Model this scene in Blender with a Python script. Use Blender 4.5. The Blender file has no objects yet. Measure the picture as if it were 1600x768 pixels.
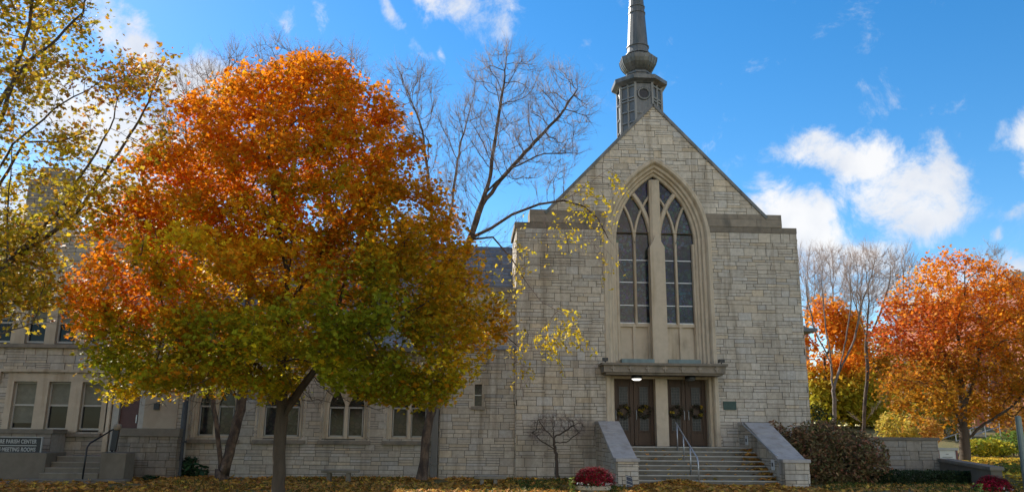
import bpy, bmesh, math, random
import numpy as np
from mathutils import Vector, Matrix, noise

rnd = random.Random(7)
rng = np.random.default_rng(11)
S = bpy.context.scene
COL = S.collection

# ------------------------------------------------------------------ camera
CAM = np.array((0.0, -27.0, 1.6))
FPX = 1245.0
_p, _y, _r = math.radians(13.16), math.radians(3.2), math.radians(0.5)
_F = np.array([math.sin(_y) * math.cos(_p), math.cos(_y) * math.cos(_p), math.sin(_p)])
_R0 = np.array([math.cos(_y), -math.sin(_y), 0.0])
_U0 = np.cross(_R0, _F)
_R = _R0 * math.cos(_r) + _U0 * math.sin(_r)
_U = -_R0 * math.sin(_r) + _U0 * math.cos(_r)
cd = bpy.data.cameras.new("camera")
cd.sensor_width = 36.0
cd.lens = FPX / 1600.0 * 36.0
cd.clip_start = 0.1
cd.clip_end = 3000
cam = bpy.data.objects.new("camera", cd)
COL.objects.link(cam)
cam.matrix_world = Matrix(((_R[0], _U[0], -_F[0], CAM[0]), (_R[1], _U[1], -_F[1], CAM[1]),
                           (_R[2], _U[2], -_F[2], CAM[2]), (0, 0, 0, 1)))
S.camera = cam


def ray(px, py):
    d = _F + _R * (px - 800) / FPX - _U * (py - 384) / FPX
    return d / np.linalg.norm(d)


def W(px, py, Y):
    """measured photo point at a chosen real distance -> metres"""
    d = ray(px, py)
    return CAM + d * ((Y - CAM[1]) / d[1])


# ------------------------------------------------------------------ light
SUN_AZ, SUN_EL = math.radians(-42), math.radians(35)     # azimuth from +Y, clockwise
sun_dir = Vector((math.sin(SUN_AZ) * math.cos(SUN_EL), math.cos(SUN_AZ) * math.cos(SUN_EL), math.sin(SUN_EL)))
sl = bpy.data.lights.new("sun", 'SUN')
sl.energy = 3.6
sl.angle = math.radians(0.5)
sl.color = (1.0, 0.93, 0.82)
so = bpy.data.objects.new("sun", sl)
COL.objects.link(so)
so.rotation_euler = (-sun_dir).to_track_quat('-Z', 'Y').to_euler()

S.view_settings.view_transform = 'Standard'
S.view_settings.look = 'None'
S.view_settings.exposure = 1.15
S.view_settings.gamma = 1.0

world = bpy.data.worlds.new("World")
S.world = world
world.use_nodes = True
wn, wl = world.node_tree.nodes, world.node_tree.links
wn.clear()


def wnode(t, **kw):
    n = wn.new(t)
    for k, v in kw.items():
        setattr(n, k, v)
    return n


sky = wnode('ShaderNodeTexSky', sky_type='NISHITA', sun_disc=False)
sky.sun_elevation = SUN_EL
sky.sun_rotation = SUN_AZ
sky.altitude = 200
sky.air_density = 1.0
sky.dust_density = 0.12
sky.ozone_density = 1.6
hs = wnode('ShaderNodeHueSaturation')
hs.inputs['Hue'].default_value = 0.499
hs.inputs['Saturation'].default_value = 1.40
hs.inputs['Value'].default_value = 0.88
wl.new(sky.outputs[0], hs.inputs['Color'])
tc = wnode('ShaderNodeTexCoord')
sx = wnode('ShaderNodeSeparateXYZ')
wl.new(tc.outputs['Generated'], sx.inputs[0])


def wm(op, a, b=None, c=None, clamp=False):
    n = wnode('ShaderNodeMath', operation=op)
    n.use_clamp = clamp
    for i, v in enumerate((a, b, c)):
        if v is None:
            continue
        if isinstance(v, (int, float)):
            n.inputs[i].default_value = v
        else:
            wl.new(v, n.inputs[i])
    return n.outputs[0]


az = wm('ARCTAN2', sx.outputs[0], sx.outputs[1])
el = wm('ARCSINE', sx.outputs[2])
ae = wnode('ShaderNodeCombineXYZ')
wl.new(az, ae.inputs[0])
wl.new(el, ae.inputs[1])
# domain warp so that cloud edges curl
nw = wnode('ShaderNodeTexNoise')
nw.inputs['Scale'].default_value = 9.0
nw.inputs['Detail'].default_value = 6.0
wl.new(tc.outputs['Generated'], nw.inputs['Vector'])
vs = wnode('ShaderNodeVectorMath', operation='SUBTRACT')
wl.new(nw.outputs['Color'], vs.inputs[0])
vs.inputs[1].default_value = (.5, .5, .5)
vm = wnode('ShaderNodeVectorMath', operation='MULTIPLY_ADD')
wl.new(vs.outputs[0], vm.inputs[0])
vm.inputs[1].default_value = (.12, .09, 0)
wl.new(ae.outputs[0], vm.inputs[2])


def azel(px, py):
    d = ray(px, py)
    return math.atan2(d[0], d[1]), math.asin(d[2])


# clouds: (centre, half sizes in radians, tilt in degrees, strength)
CLOUDS = []
for (px, py, a, b, t, s) in (
        (225, 80, .075, .035, -25, 1.5), (305, 115, .06, .04, -10, 1.5), (190, 190, .19, .06, -8, 1.3), (110, 330, .24, .09, 0, 1.1),
        (320, 250, .10, .07, -20, .8),
        (715, 15, .075, .045, -8, 1.05), (760, -30, .11, .05, 0, .9), (625, 45, .05, .012, -42, .75), (510, 30, .018, .03, 15, .62),
        (447, 25, .014, .02, 20, .5), (697, 88, .008, .014, 0, .6), (435, 78, .01, .02, 20, .5),
        (1270, 245, .065, .028, -4, 1.05), (1345, 255, .06, .035, -8, 1.05), (1410, 305, .085, .05, -12, 1.3), (1480, 270, .05, .045, 40, 1.0),
        (1400, 365, .075, .02, 0, .7), (1195, 295, .045, .02, -20, .85), (1235, 350, .085, .05, -25, 1.2), (1300, 390, .10, .04, 0, 1.0),
        (1600, 235, .03, .04, 10, 1.15), (1552, 355, .01, .012, 0, .6), (1595, 405, .025, .035, 0, .9), (1420, 440, .2, .04, 0, .8), (1580, 318, .03, .012, 0, .5),
        (1900, 300, .15, .06, 0, 1.1), (-350, 250, .25, .1, 0, 1.1), (-200, -100, .2, .08, 20, 1)):
    A, E = azel(px, py)
    CLOUDS.append((A, E, a, b, t, s))
for k in range(46):                      # unseen clouds added behind the viewer to brighten the shaded fronts
    CLOUDS.append((rnd.uniform(1.1, 5.1), rnd.uniform(.10, 1.0), rnd.uniform(.12, .32), rnd.uniform(.05, .12), rnd.uniform(-20, 20), 1.1))
field = None
for (A, E, a, b, t, s) in CLOUDS:
    A = (A + math.pi) % (2 * math.pi) - math.pi
    mp = wnode('ShaderNodeMapping', vector_type='TEXTURE')
    mp.inputs['Location'].default_value = (A, E, 0)
    mp.inputs['Rotation'].default_value = (0, 0, math.radians(t))
    mp.inputs['Scale'].default_value = (a, b, 1)
    wl.new(vm.outputs[0], mp.inputs['Vector'])
    ln = wnode('ShaderNodeVectorMath', operation='LENGTH')
    wl.new(mp.outputs[0], ln.inputs[0])
    v = wm('MULTIPLY', wm('SUBTRACT', 1.25, ln.outputs['Value'], clamp=True), s)
    field = v if field is None else wm('SMOOTH_MAX', field, v, 0.12)
fn = wnode('ShaderNodeTexNoise')
fn.inputs['Scale'].default_value = 15.0
fn.inputs['Detail'].default_value = 12.0
fn.inputs['Roughness'].default_value = 0.68
fn.inputs['Distortion'].default_value = 0.35
wl.new(tc.outputs['Generated'], fn.inputs['Vector'])
dens = wm('ADD', field, wm('MULTIPLY', wm('SUBTRACT', fn.outputs['Fac'], 0.5), 2.9))
mr = wnode('ShaderNodeMapRange', interpolation_type='SMOOTHSTEP')
mr.inputs['From Min'].default_value = 0.32
mr.inputs['From Max'].default_value = 1.22
wl.new(dens, mr.inputs['Value'])
cover = wm('MULTIPLY', mr.outputs[0], 0.93)
n2 = wnode('ShaderNodeTexNoise')
n2.inputs['Scale'].default_value = 11.0
n2.inputs['Detail'].default_value = 5.0
wl.new(tc.outputs['Generated'], n2.inputs['Vector'])
cc = wnode('ShaderNodeMix', data_type='RGBA')
nc_ = wnode('ShaderNodeMapRange')
nc_.inputs['From Min'].default_value = .36
nc_.inputs['From Max'].default_value = .62
wl.new(n2.outputs['Fac'], nc_.inputs['Value'])
wl.new(nc_.outputs[0], cc.inputs['Factor'])
cc.inputs[6].default_value = (3.3, 3.5, 3.9, 1)
cc.inputs[7].default_value = (4.6, 4.55, 4.5, 1)
mx = wnode('ShaderNodeMix', data_type='RGBA')
wl.new(cover, mx.inputs['Factor'])
wl.new(hs.outputs[0], mx.inputs[6])
# rear clouds, out of view, boosted and warmed to light the shaded fronts
boost_ = wnode('ShaderNodeVectorMath', operation='MULTIPLY')
wl.new(cc.outputs[2], boost_.inputs[0])
rear = wm('SUBTRACT', -0.05, sx.outputs[1], clamp=True)
warm = wnode('ShaderNodeCombineXYZ')
for i_, k_ in enumerate((3.9, 3.05, 2.1)):
    wl.new(wm('ADD', 1.0, wm('MULTIPLY', rear, k_)), warm.inputs[i_])
wl.new(warm.outputs[0], boost_.inputs[1])
wl.new(boost_.outputs[0], mx.inputs[7])
bg = wnode('ShaderNodeBackground')
bg.inputs['Strength'].default_value = 0.1
wl.new(mx.outputs[2], bg.inputs['Color'])
wo = wnode('ShaderNodeOutputWorld')
wl.new(bg.outputs[0], wo.inputs['Surface'])


# ------------------------------------------------------------------ object helpers
def tag(o, label=None, cat=None, group=None, kind=None):
    if label: o["label"] = label
    if cat: o["category"] = cat
    if group: o["group"] = group
    if kind: o["kind"] = kind
    return o


def empty(name, loc, label, cat, group=None):
    o = bpy.data.objects.new(name, None)
    o.empty_display_size = 0.2
    o.location = loc
    COL.objects.link(o)
    return tag(o, label, cat, group)


def link(name, me, mat=None, parent=None):
    o = bpy.data.objects.new(name, me)
    COL.objects.link(o)
    if mat is not None:
        for m in (mat if isinstance(mat, (list, tuple)) else [mat]):
            me.materials.append(m)
    if parent is not None:
        o.parent = parent
        # geometry is written in world metres; take the parents' offset out
        off = Vector((0, 0, 0))
        p = parent
        while p is not None:
            off += p.location
            p = p.parent
        o.location = -off
    return o


def reparent_copy(o, parent=None):
    c = o.copy()
    COL.objects.link(c)
    c.parent = parent
    for ch in list(o.children):
        reparent_copy(ch, c)
    return c


class MB:
    """collects polygons, links them as one mesh"""
    def __init__(s):
        s.v, s.f, s.t, s.mi = [], [], [], []

    def poly(s, pts, tint=1.0, mi=0):
        n = len(s.v)
        s.v.extend([tuple(p) for p in pts])
        s.f.append(tuple(range(n, n + len(pts))))
        s.t.append(tint)
        s.mi.append(mi)

    def hexa(s, a, tint=1.0, mi=0):
        """a = 8 points: bottom ring 0-3, top ring 4-7"""
        n = len(s.v)
        s.v.extend([tuple(p) for p in a])
        for q in ((0, 3, 2, 1), (4, 5, 6, 7), (0, 1, 5, 4), (1, 2, 6, 5), (2, 3, 7, 6), (3, 0, 4, 7)):
            s.f.append(tuple(n + i for i in q))
            s.t.append(tint)
            s.mi.append(mi)
        return s

    def box(s, x0, x1, y0, y1, z0, z1, tint=1.0, mi=0):
        return s.hexa([(x0, y0, z0), (x1, y0, z0), (x1, y1, z0), (x0, y1, z0),
                       (x0, y0, z1), (x1, y0, z1), (x1, y1, z1), (x0, y1, z1)], tint, mi)

    def tube(s, pts, r, n=8, tint=1.0, mi=0, caps=True):
        pts = [Vector(p) for p in pts]
        rs = r if isinstance(r, (list, tuple)) else [r] * len(pts)
        base = len(s.v)
        ref = None
        for i, p in enumerate(pts):
            d = (pts[min(i + 1, len(pts) - 1)] - pts[max(i - 1, 0)]).normalized()
            if ref is None:
                ref = d.orthogonal().normalized()
            ref = (ref - d * ref.dot(d))
            ref = ref.normalized() if ref.length > 1e-5 else d.orthogonal().normalized()
            b = d.cross(ref)
            for k in range(n):
                a = 2 * math.pi * k / n
                s.v.append(tuple(p + (ref * math.cos(a) + b * math.sin(a)) * rs[i]))
        for i in range(len(pts) - 1):
            for k in range(n):
                k2 = (k + 1) % n
                s.f.append((base + i * n + k, base + i * n + k2, base + (i + 1) * n + k2, base + (i + 1) * n + k))
                s.t.append(tint)
                s.mi.append(mi)
        if caps:
            s.f.append(tuple(base + k for k in range(n))[::-1])
            s.f.append(tuple(base + (len(pts) - 1) * n + k for k in range(n)))
            s.t += [tint, tint]
            s.mi += [mi, mi]
        return s

    def lathe(s, cx, cy, prof, n=8, rot=0.0, tint=1.0, mi=0):
        base = len(s.v)
        for (r, z) in prof:
            for k in range(n):
                a = rot + 2 * math.pi * k / n
                s.v.append((cx + r * math.cos(a), cy + r * math.sin(a), z))
        for i in range(len(prof) - 1):
            for k in range(n):
                k2 = (k + 1) % n
                s.f.append((base + i * n + k, base + i * n + k2, base + (i + 1) * n + k2, base + (i + 1) * n + k))
                s.t.append(tint)
                s.mi.append(mi)
        return s

    def build(s, name, mat, parent=None, smooth=False, bevel=0.0):
        me = bpy.data.meshes.new(name)
        me.from_pydata(s.v, [], s.f)
        at = me.attributes.new("tint", 'FLOAT', 'FACE')
        at.data.foreach_set("value", np.array(s.t, dtype=np.float32))
        me.polygons.foreach_set("material_index", s.mi)
        if smooth:
            me.polygons.foreach_set("use_smooth", [True] * len(s.f))
        me.update()
        o = link(name, me, mat, parent)
        if bevel:
            b = o.modifiers.new("bevel", 'BEVEL')
            b.width = bevel
            b.segments = 2
            b.limit_method = 'ANGLE'
        return o


# ------------------------------------------------------------------ materials
def new_mat(name):
    m = bpy.data.materials.new(name)
    m.use_nodes = True
    n, l = m.node_tree.nodes, m.node_tree.links
    n.clear()
    out = n.new('ShaderNodeOutputMaterial')
    return m, n, l, out


def solid(name, col, rough=.7, var=.18, scale=6.0, bump=.0, bscale=60.0, metal=0.0, tint=False, stain=None, spec=.4, streak=False, blockhue=False, runs=None):
    """principled with two octaves of tonal variation, optional per-face tint, optional stains"""
    m, n, l, out = new_mat(name)
    b = n.new('ShaderNodeBsdfPrincipled')
    b.inputs['Roughness'].default_value = rough
    b.inputs['Metallic'].default_value = metal
    b.inputs['Specular IOR Level'].default_value = spec
    t = n.new('ShaderNodeTexCoord')
    vec = t.outputs['Object']
    if streak:
        mp = n.new('ShaderNodeMapping')
        mp.inputs['Scale'].default_value = (1, 1, .18)
        l.new(vec, mp.inputs['Vector'])
        vec = mp.outputs[0]
    n1 = n.new('ShaderNodeTexNoise')
    n1.inputs['Scale'].default_value = scale
    n1.inputs['Detail'].default_value = 8
    n1.inputs['Roughness'].default_value = .65
    l.new(vec, n1.inputs['Vector'])
    mr_ = n.new('ShaderNodeMapRange')
    mr_.inputs['From Min'].default_value = .25
    mr_.inputs['From Max'].default_value = .75
    mr_.inputs['To Min'].default_value = 1 - var
    mr_.inputs['To Max'].default_value = 1 + var
    l.new(n1.outputs['Fac'], mr_.inputs['Value'])
    f = mr_.outputs[0]
    if tint:
        a = n.new('ShaderNodeAttribute')
        a.attribute_name = 'tint'
        mm = n.new('ShaderNodeMath')
        mm.operation = 'MULTIPLY'
        l.new(f, mm.inputs[0])
        l.new(a.outputs['Fac'], mm.inputs[1])
        f = mm.outputs[0]
    vmul = n.new('ShaderNodeVectorMath')
    vmul.operation = 'SCALE'
    vmul.inputs[0].default_value = col
    l.new(f, vmul.inputs['Scale'])
    c = vmul.outputs[0]
    if blockhue:                              # each block leans a little blue-grey or buff
        hm = n.new('ShaderNodeMath'); hm.operation = 'MULTIPLY'; hm.inputs[1].default_value = 61.7
        l.new(a.outputs['Fac'], hm.inputs[0])
        hf = n.new('ShaderNodeMath'); hf.operation = 'FRACT'
        l.new(hm.outputs[0], hf.inputs[0])
        hr_ = n.new('ShaderNodeValToRGB')
        hr_.color_ramp.elements[0].color = (.93, .99, 1.10, 1)
        hr_.color_ramp.elements[1].color = (1.06, .99, .88, 1)
        e1 = hr_.color_ramp.elements.new(.12); e1.color = (.98, 1.0, 1.03, 1)
        e2 = hr_.color_ramp.elements.new(.8); e2.color = (1.01, 1.0, .98, 1)
        l.new(hf.outputs[0], hr_.inputs['Fac'])
        hx_ = n.new('ShaderNodeVectorMath'); hx_.operation = 'MULTIPLY'
        l.new(c, hx_.inputs[0]); l.new(hr_.outputs['Color'], hx_.inputs[1])
        c = hx_.outputs[0]
    if runs:                                  # rain streaks: narrow, long, broken
        (rcol, rlo, rhi) = runs
        mpr = n.new('ShaderNodeMapping'); mpr.inputs['Scale'].default_value = (3.2, 3.2, .22)
        l.new(t.outputs['Object'], mpr.inputs['Vector'])
        nr = n.new('ShaderNodeTexNoise'); nr.inputs['Scale'].default_value = 1.0; nr.inputs['Detail'].default_value = 6; nr.inputs['Roughness'].default_value = .55
        l.new(mpr.outputs[0], nr.inputs['Vector'])
        mrr = n.new('ShaderNodeMapRange'); mrr.inputs['From Min'].default_value = rlo; mrr.inputs['From Max'].default_value = rhi; mrr.inputs['To Max'].default_value = .75
        l.new(nr.outputs['Fac'], mrr.inputs['Value'])
        mxr = n.new('ShaderNodeMix'); mxr.data_type = 'RGBA'; mxr.blend_type = 'MULTIPLY'
        l.new(mrr.outputs[0], mxr.inputs['Factor']); l.new(c, mxr.inputs[6]); mxr.inputs[7].default_value = (*rcol, 1)
        c = mxr.outputs[2]
    if stain:
        (scol, sscale, lo, hi) = stain
        n3 = n.new('ShaderNodeTexNoise')
        n3.inputs['Scale'].default_value = sscale
        n3.inputs['Detail'].default_value = 7
        n3.inputs['Roughness'].default_value = .6
        mp3 = n.new('ShaderNodeMapping')
        mp3.inputs['Scale'].default_value = (1, 1, .45)
        l.new(t.outputs['Object'], mp3.inputs['Vector'])
        l.new(mp3.outputs[0], n3.inputs['Vector'])
        mr3 = n.new('ShaderNodeMapRange')
        mr3.inputs['From Min'].default_value = lo
        mr3.inputs['From Max'].default_value = hi
        l.new(n3.outputs['Fac'], mr3.inputs['Value'])
        mix = n.new('ShaderNodeMix')
        mix.data_type = 'RGBA'
        l.new(mr3.outputs[0], mix.inputs['Factor'])
        l.new(c, mix.inputs[6])
        mix.inputs[7].default_value = (*scol, 1)
        c = mix.outputs[2]
    l.new(c, b.inputs['Base Color'])
    if bump:
        nb = n.new('ShaderNodeTexNoise')
        nb.inputs['Scale'].default_value = bscale
        nb.inputs['Detail'].default_value = 5
        l.new(t.outputs['Object'], nb.inputs['Vector'])
        bp = n.new('ShaderNodeBump')
        bp.inputs['Strength'].default_value = bump
        bp.inputs['Distance'].default_value = .02
        l.new(nb.outputs['Fac'], bp.inputs['Height'])
        l.new(bp.outputs[0], b.inputs['Normal'])
    l.new(b.outputs[0], out.inputs['Surface'])
    return m


def leaf_mat(name, trans=.45, rough=.55):
    m, n, l, out = new_mat(name)
    a = n.new('ShaderNodeAttribute')
    a.attribute_name = 'col'
    b = n.new('ShaderNodeBsdfPrincipled')
    b.inputs['Roughness'].default_value = rough
    b.inputs['Specular IOR Level'].default_value = .12
    l.new(a.outputs['Color'], b.inputs['Base Color'])
    tr = n.new('ShaderNodeBsdfTranslucent')
    l.new(a.outputs['Color'], tr.inputs['Color'])
    mix = n.new('ShaderNodeMixShader')
    mix.inputs[0].default_value = trans
    l.new(b.outputs[0], mix.inputs[1])
    l.new(tr.outputs[0], mix.inputs[2])
    l.new(mix.outputs[0], out.inputs['Surface'])
    return m


M_stone = solid("ashlar_limestone", (.50, .435, .345), .85, .22, 9, .6, 45, tint=True, blockhue=True, runs=((.50, .46, .40), .52, .70), stain=((.26, .215, .16), .8, .53, .80))
M_trim = solid("smooth_limestone", (.50, .41, .295), .8, .12, 4, .15, 70, tint=True, stain=((.27, .21, .14), 1.6, .52, .8), runs=((.6, .52, .4), .53, .7))
M_cap = solid("weathered_capstone", (.26, .215, .16), .85, .25, 5, .3, 60, tint=True, stain=((.09, .085, .07), 1.8, .5, .75))
M_conc = solid("grey_concrete", (.22, .19, .145), .85, .18, 5, .2, 90, tint=True, stain=((.11, .095, .07), 2.2, .52, .75))
M_coping = solid("bluestone_coping", (.39, .355, .32), .75, .2, 4, .25, 60, stain=((.24, .22, .19), 2.2, .52, .85), runs=((.7, .66, .6), .52, .7))
M_slate = solid("slate_roof", (.16, .175, .195), .55, .3, 14, .2, 40, tint=True)
M_lead = solid("weathered_copper", (.125, .125, .118), .42, .5, 3.5, .06, 30, metal=.35, streak=True, stain=((.07, .085, .08), 3.0, .5, .72))
M_rib = solid("pale_weathered_copper", (.21, .205, .185), .5, .3, 5, .05, 30, metal=.2, streak=True)
M_verd = solid("verdigris_sheet", (.16, .21, .20), .6, .3, 6, streak=True)
M_door = solid("dark_oak_door", (.056, .030, .014), .6, .35, 7, .1, 40, streak=True, tint=True)
M_lattice = solid("lead_lattice", (.10, .095, .085), .5, .2, 9)
M_red = solid("dark_red_door", (.075, .03, .026), .5, .2, 6)
M_black = solid("black_paint", (.014, .014, .015), .4, .15, 10)
M_steel = solid("grey_steel_rail", (.42, .43, .44), .38, .15, 12, metal=.6)
M_white = solid("old_white_paint", (.36, .345, .30), .6, .12, 9)
M_pipe = solid("dark_downspout", (.04, .045, .052), .5, .25, 6)
M_pipe2 = solid("grey_downspout", (.12, .112, .098), .6, .25, 6, streak=True)
M_bark = solid("dark_bark", (.075, .056, .040), .9, .4, 9, .9, 28, streak=True)
M_birch = solid("peeling_birch_bark", (.13, .088, .058), .9, .55, 11, 1.0, 24, stain=((.045, .03, .022), 6, .42, .6))
M_pale = solid("pale_birch_bark", (.20, .16, .13), .9, .45, 8, .6, 24, stain=((.07, .055, .045), 5, .5, .66))
M_twig = solid("grey_brown_twigs", (.24, .18, .15), .9, .2, 8)
M_sign = solid("sign_black", (.018, .02, .02), .45, .1, 10)
M_letter = solid("sign_letters", (.34, .35, .33), .6, .1, 10)
M_bronze = solid("green_bronze", (.022, .055, .043), .5, .3, 12)
M_brick = solid("red_brick", (.36, .14, .09), .85, .2, 5, tint=True)
M_shade = solid("window_blind", (.16, .155, .115), .8, .25, 5)
M_leaf = leaf_mat("autumn_leaf", .5)
M_green = leaf_mat("shrub_leaf", .25, .5)
M_petal = leaf_mat("petal", .2, .7)
M_litter = leaf_mat("fallen_leaf", .25, .7)


def glass_mat(name, base, scale, lead=(.02, .02, .022), rough=.12, hue=.5, patch=False):
    m, n, l, out = new_mat(name)
    b = n.new('ShaderNodeBsdfPrincipled')
    b.inputs['Roughness'].default_value = rough
    b.inputs['Specular IOR Level'].default_value = .25
    t = n.new('ShaderNodeTexCoord')
    v = n.new('ShaderNodeTexVoronoi')
    v.inputs['Scale'].default_value = scale
    l.new(t.outputs['Object'], v.inputs['Vector'])
    v2 = n.new('ShaderNodeTexVoronoi')
    v2.feature = 'DISTANCE_TO_EDGE'
    v2.inputs['Scale'].default_value = scale
    l.new(t.outputs['Object'], v2.inputs['Vector'])
    hsv = n.new('ShaderNodeHueSaturation')
    hsv.inputs['Saturation'].default_value = hue
    l.new(v.outputs['Color'], hsv.inputs['Color'])
    mul = n.new('ShaderNodeMix')
    mul.data_type = 'RGBA'
    mul.blend_type = 'MULTIPLY'
    mul.inputs['Factor'].default_value = 1
    l.new(hsv.outputs[0], mul.inputs[6])
    mul.inputs[7].default_value = (*base, 1)
    st = n.new('ShaderNodeMath')
    st.operation = 'GREATER_THAN'
    st.inputs[1].default_value = .07
    l.new(v2.outputs['Distance'], st.inputs[0])
    cm = mul.outputs[2]
    if patch:                                  # lights differ: some panes thin and pale, others dense
        np_ = n.new('ShaderNodeTexNoise'); np_.inputs['Scale'].default_value = 1.5; np_.inputs['Detail'].default_value = 3
        l.new(t.outputs['Object'], np_.inputs['Vector'])
        mp_ = n.new('ShaderNodeMapRange'); mp_.inputs['From Min'].default_value = .35; mp_.inputs['From Max'].default_value = .68; mp_.inputs['To Min'].default_value = .35; mp_.inputs['To Max'].default_value = 1.35
        l.new(np_.outputs['Fac'], mp_.inputs['Value'])
        sc_ = n.new('ShaderNodeVectorMath'); sc_.operation = 'SCALE'
        l.new(cm, sc_.inputs[0]); l.new(mp_.outputs[0], sc_.inputs['Scale'])
        cm = sc_.outputs[0]
    mix = n.new('ShaderNodeMix')
    mix.data_type = 'RGBA'
    l.new(st.outputs[0], mix.inputs['Factor'])
    mix.inputs[6].default_value = (*lead, 1)
    l.new(cm, mix.inputs[7])
    l.new(mix.outputs[2], b.inputs['Base Color'])
    nb = n.new('ShaderNodeBump')
    nb.inputs['Strength'].default_value = .5
    nb.inputs['Distance'].default_value = .01
    l.new(v.outputs['Position'], nb.inputs['Height'])
    l.new(nb.outputs[0], b.inputs['Normal'])
    l.new(b.outputs[0], out.inputs['Surface'])
    return m


M_stained = glass_mat("stained_glass", (.065, .09, .12), 11.0, lead=(.012, .012, .014), hue=.6, patch=True)
M_leaded = glass_mat("leaded_glass", (.05, .048, .042), 7.0, hue=.25)
M_glass = solid("dark_window_glass", (.012, .016, .019), .08, .4, 2.0, spec=.22)
M_glass2 = solid("wavy_door_glass", (.02, .022, .023), .3, .6, 9.0, spec=.25)

m, n, l, out = new_mat("lamp_lens")
e = n.new('ShaderNodeEmission')
e.inputs['Color'].default_value = (1, .95, .85, 1)
e.inputs['Strength'].default_value = .9
l.new(e.outputs[0], out.inputs['Surface'])
M_lens = m
M_lens_off = solid("unlit_lens", (.12, .12, .11), .3, .1, 8)


# ------------------------------------------------------------------ masonry
def hole_rect(x0, x1, z0, z1):
    return dict(z0=z0, z1=z1, x0=x0, x1=x1, f=lambda z: (x0, x1), br=[z0, z1])


class Gothic:
    """pointed arch: half width w, springing zs, arc radius R; offsets are concentric"""
    def __init__(s, xc, w, z0, zs, za):
        s.xc, s.w, s.z0, s.zs = xc, w, z0, zs
        h = za - zs
        s.R = (w * w + h * h) / (2 * w)
        s.c = s.R - w

    def half(s, z, off=0.0):
        w, R = s.w + off, s.R + off
        if z <= s.zs:
            return w
        q = R * R - (z - s.zs) ** 2
        return max(0.0, (math.sqrt(q) if q > 0 else 0) - s.c)

    def apex(s, off=0.0):
        R = s.R + off
        return s.zs + math.sqrt(R * R - s.c * s.c)

    def pts(s, off=0.0, z0=None, n=14):
        """outline from the bottom left over the apex to the bottom right"""
        z0 = s.z0 if z0 is None else z0
        R, w = s.R + off, s.w + off
        amax = math.acos(s.c / R)
        left = [(s.xc - w, z0), (s.xc - w, s.zs)]
        for i in range(1, n + 1):
            a = amax * i / n
            left.append((s.xc + s.c - R * math.cos(a), s.zs + R * math.sin(a)))
        right = [(2 * s.xc - x, z) for (x, z) in left[:-1]][::-1]
        return left + right

    def hole(s, off=0.0, z0=None):
        z0 = s.z0 if z0 is None else z0
        za = s.apex(off)
        zs = [z0, s.zs] + [s.zs + (za - s.zs) * i / 12 for i in range(1, 13)]
        return dict(z0=z0, z1=za, x0=s.xc - s.w - off, x1=s.xc + s.w + off, br=zs,
                    f=lambda z: (s.xc - s.half(z, off), s.xc + s.half(z, off)))


def clip_convex(poly, outline):
    """Sutherland-Hodgman, outline counter-clockwise"""
    out_ = poly
    for i in range(len(outline)):
        ax, az_ = outline[i]
        bx, bz = outline[(i + 1) % len(outline)]
        inp, out_ = out_, []
        if not inp:
            return []
        def side(p): return (bx - ax) * (p[1] - az_) - (bz - az_) * (p[0] - ax)
        for j in range(len(inp)):
            p, q = inp[j], inp[(j + 1) % len(inp)]
            sp, sq = side(p), side(q)
            if sp >= 0: out_.append(p)
            if (sp >= 0) != (sq >= 0):
                t = sp / (sp - sq)
                out_.append((p[0] + t * (q[0] - p[0]), p[1] + t * (q[1] - p[1])))
    return out_


def interval(outline, z):
    xs = []
    for i in range(len(outline)):
        (ax, az_), (bx, bz) = outline[i], outline[(i + 1) % len(outline)]
        if (az_ - z) * (bz - z) <= 0 and az_ != bz:
            xs.append(ax + (bx - ax) * (z - az_) / (bz - az_))
    return (min(xs), max(xs)) if xs else None


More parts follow.
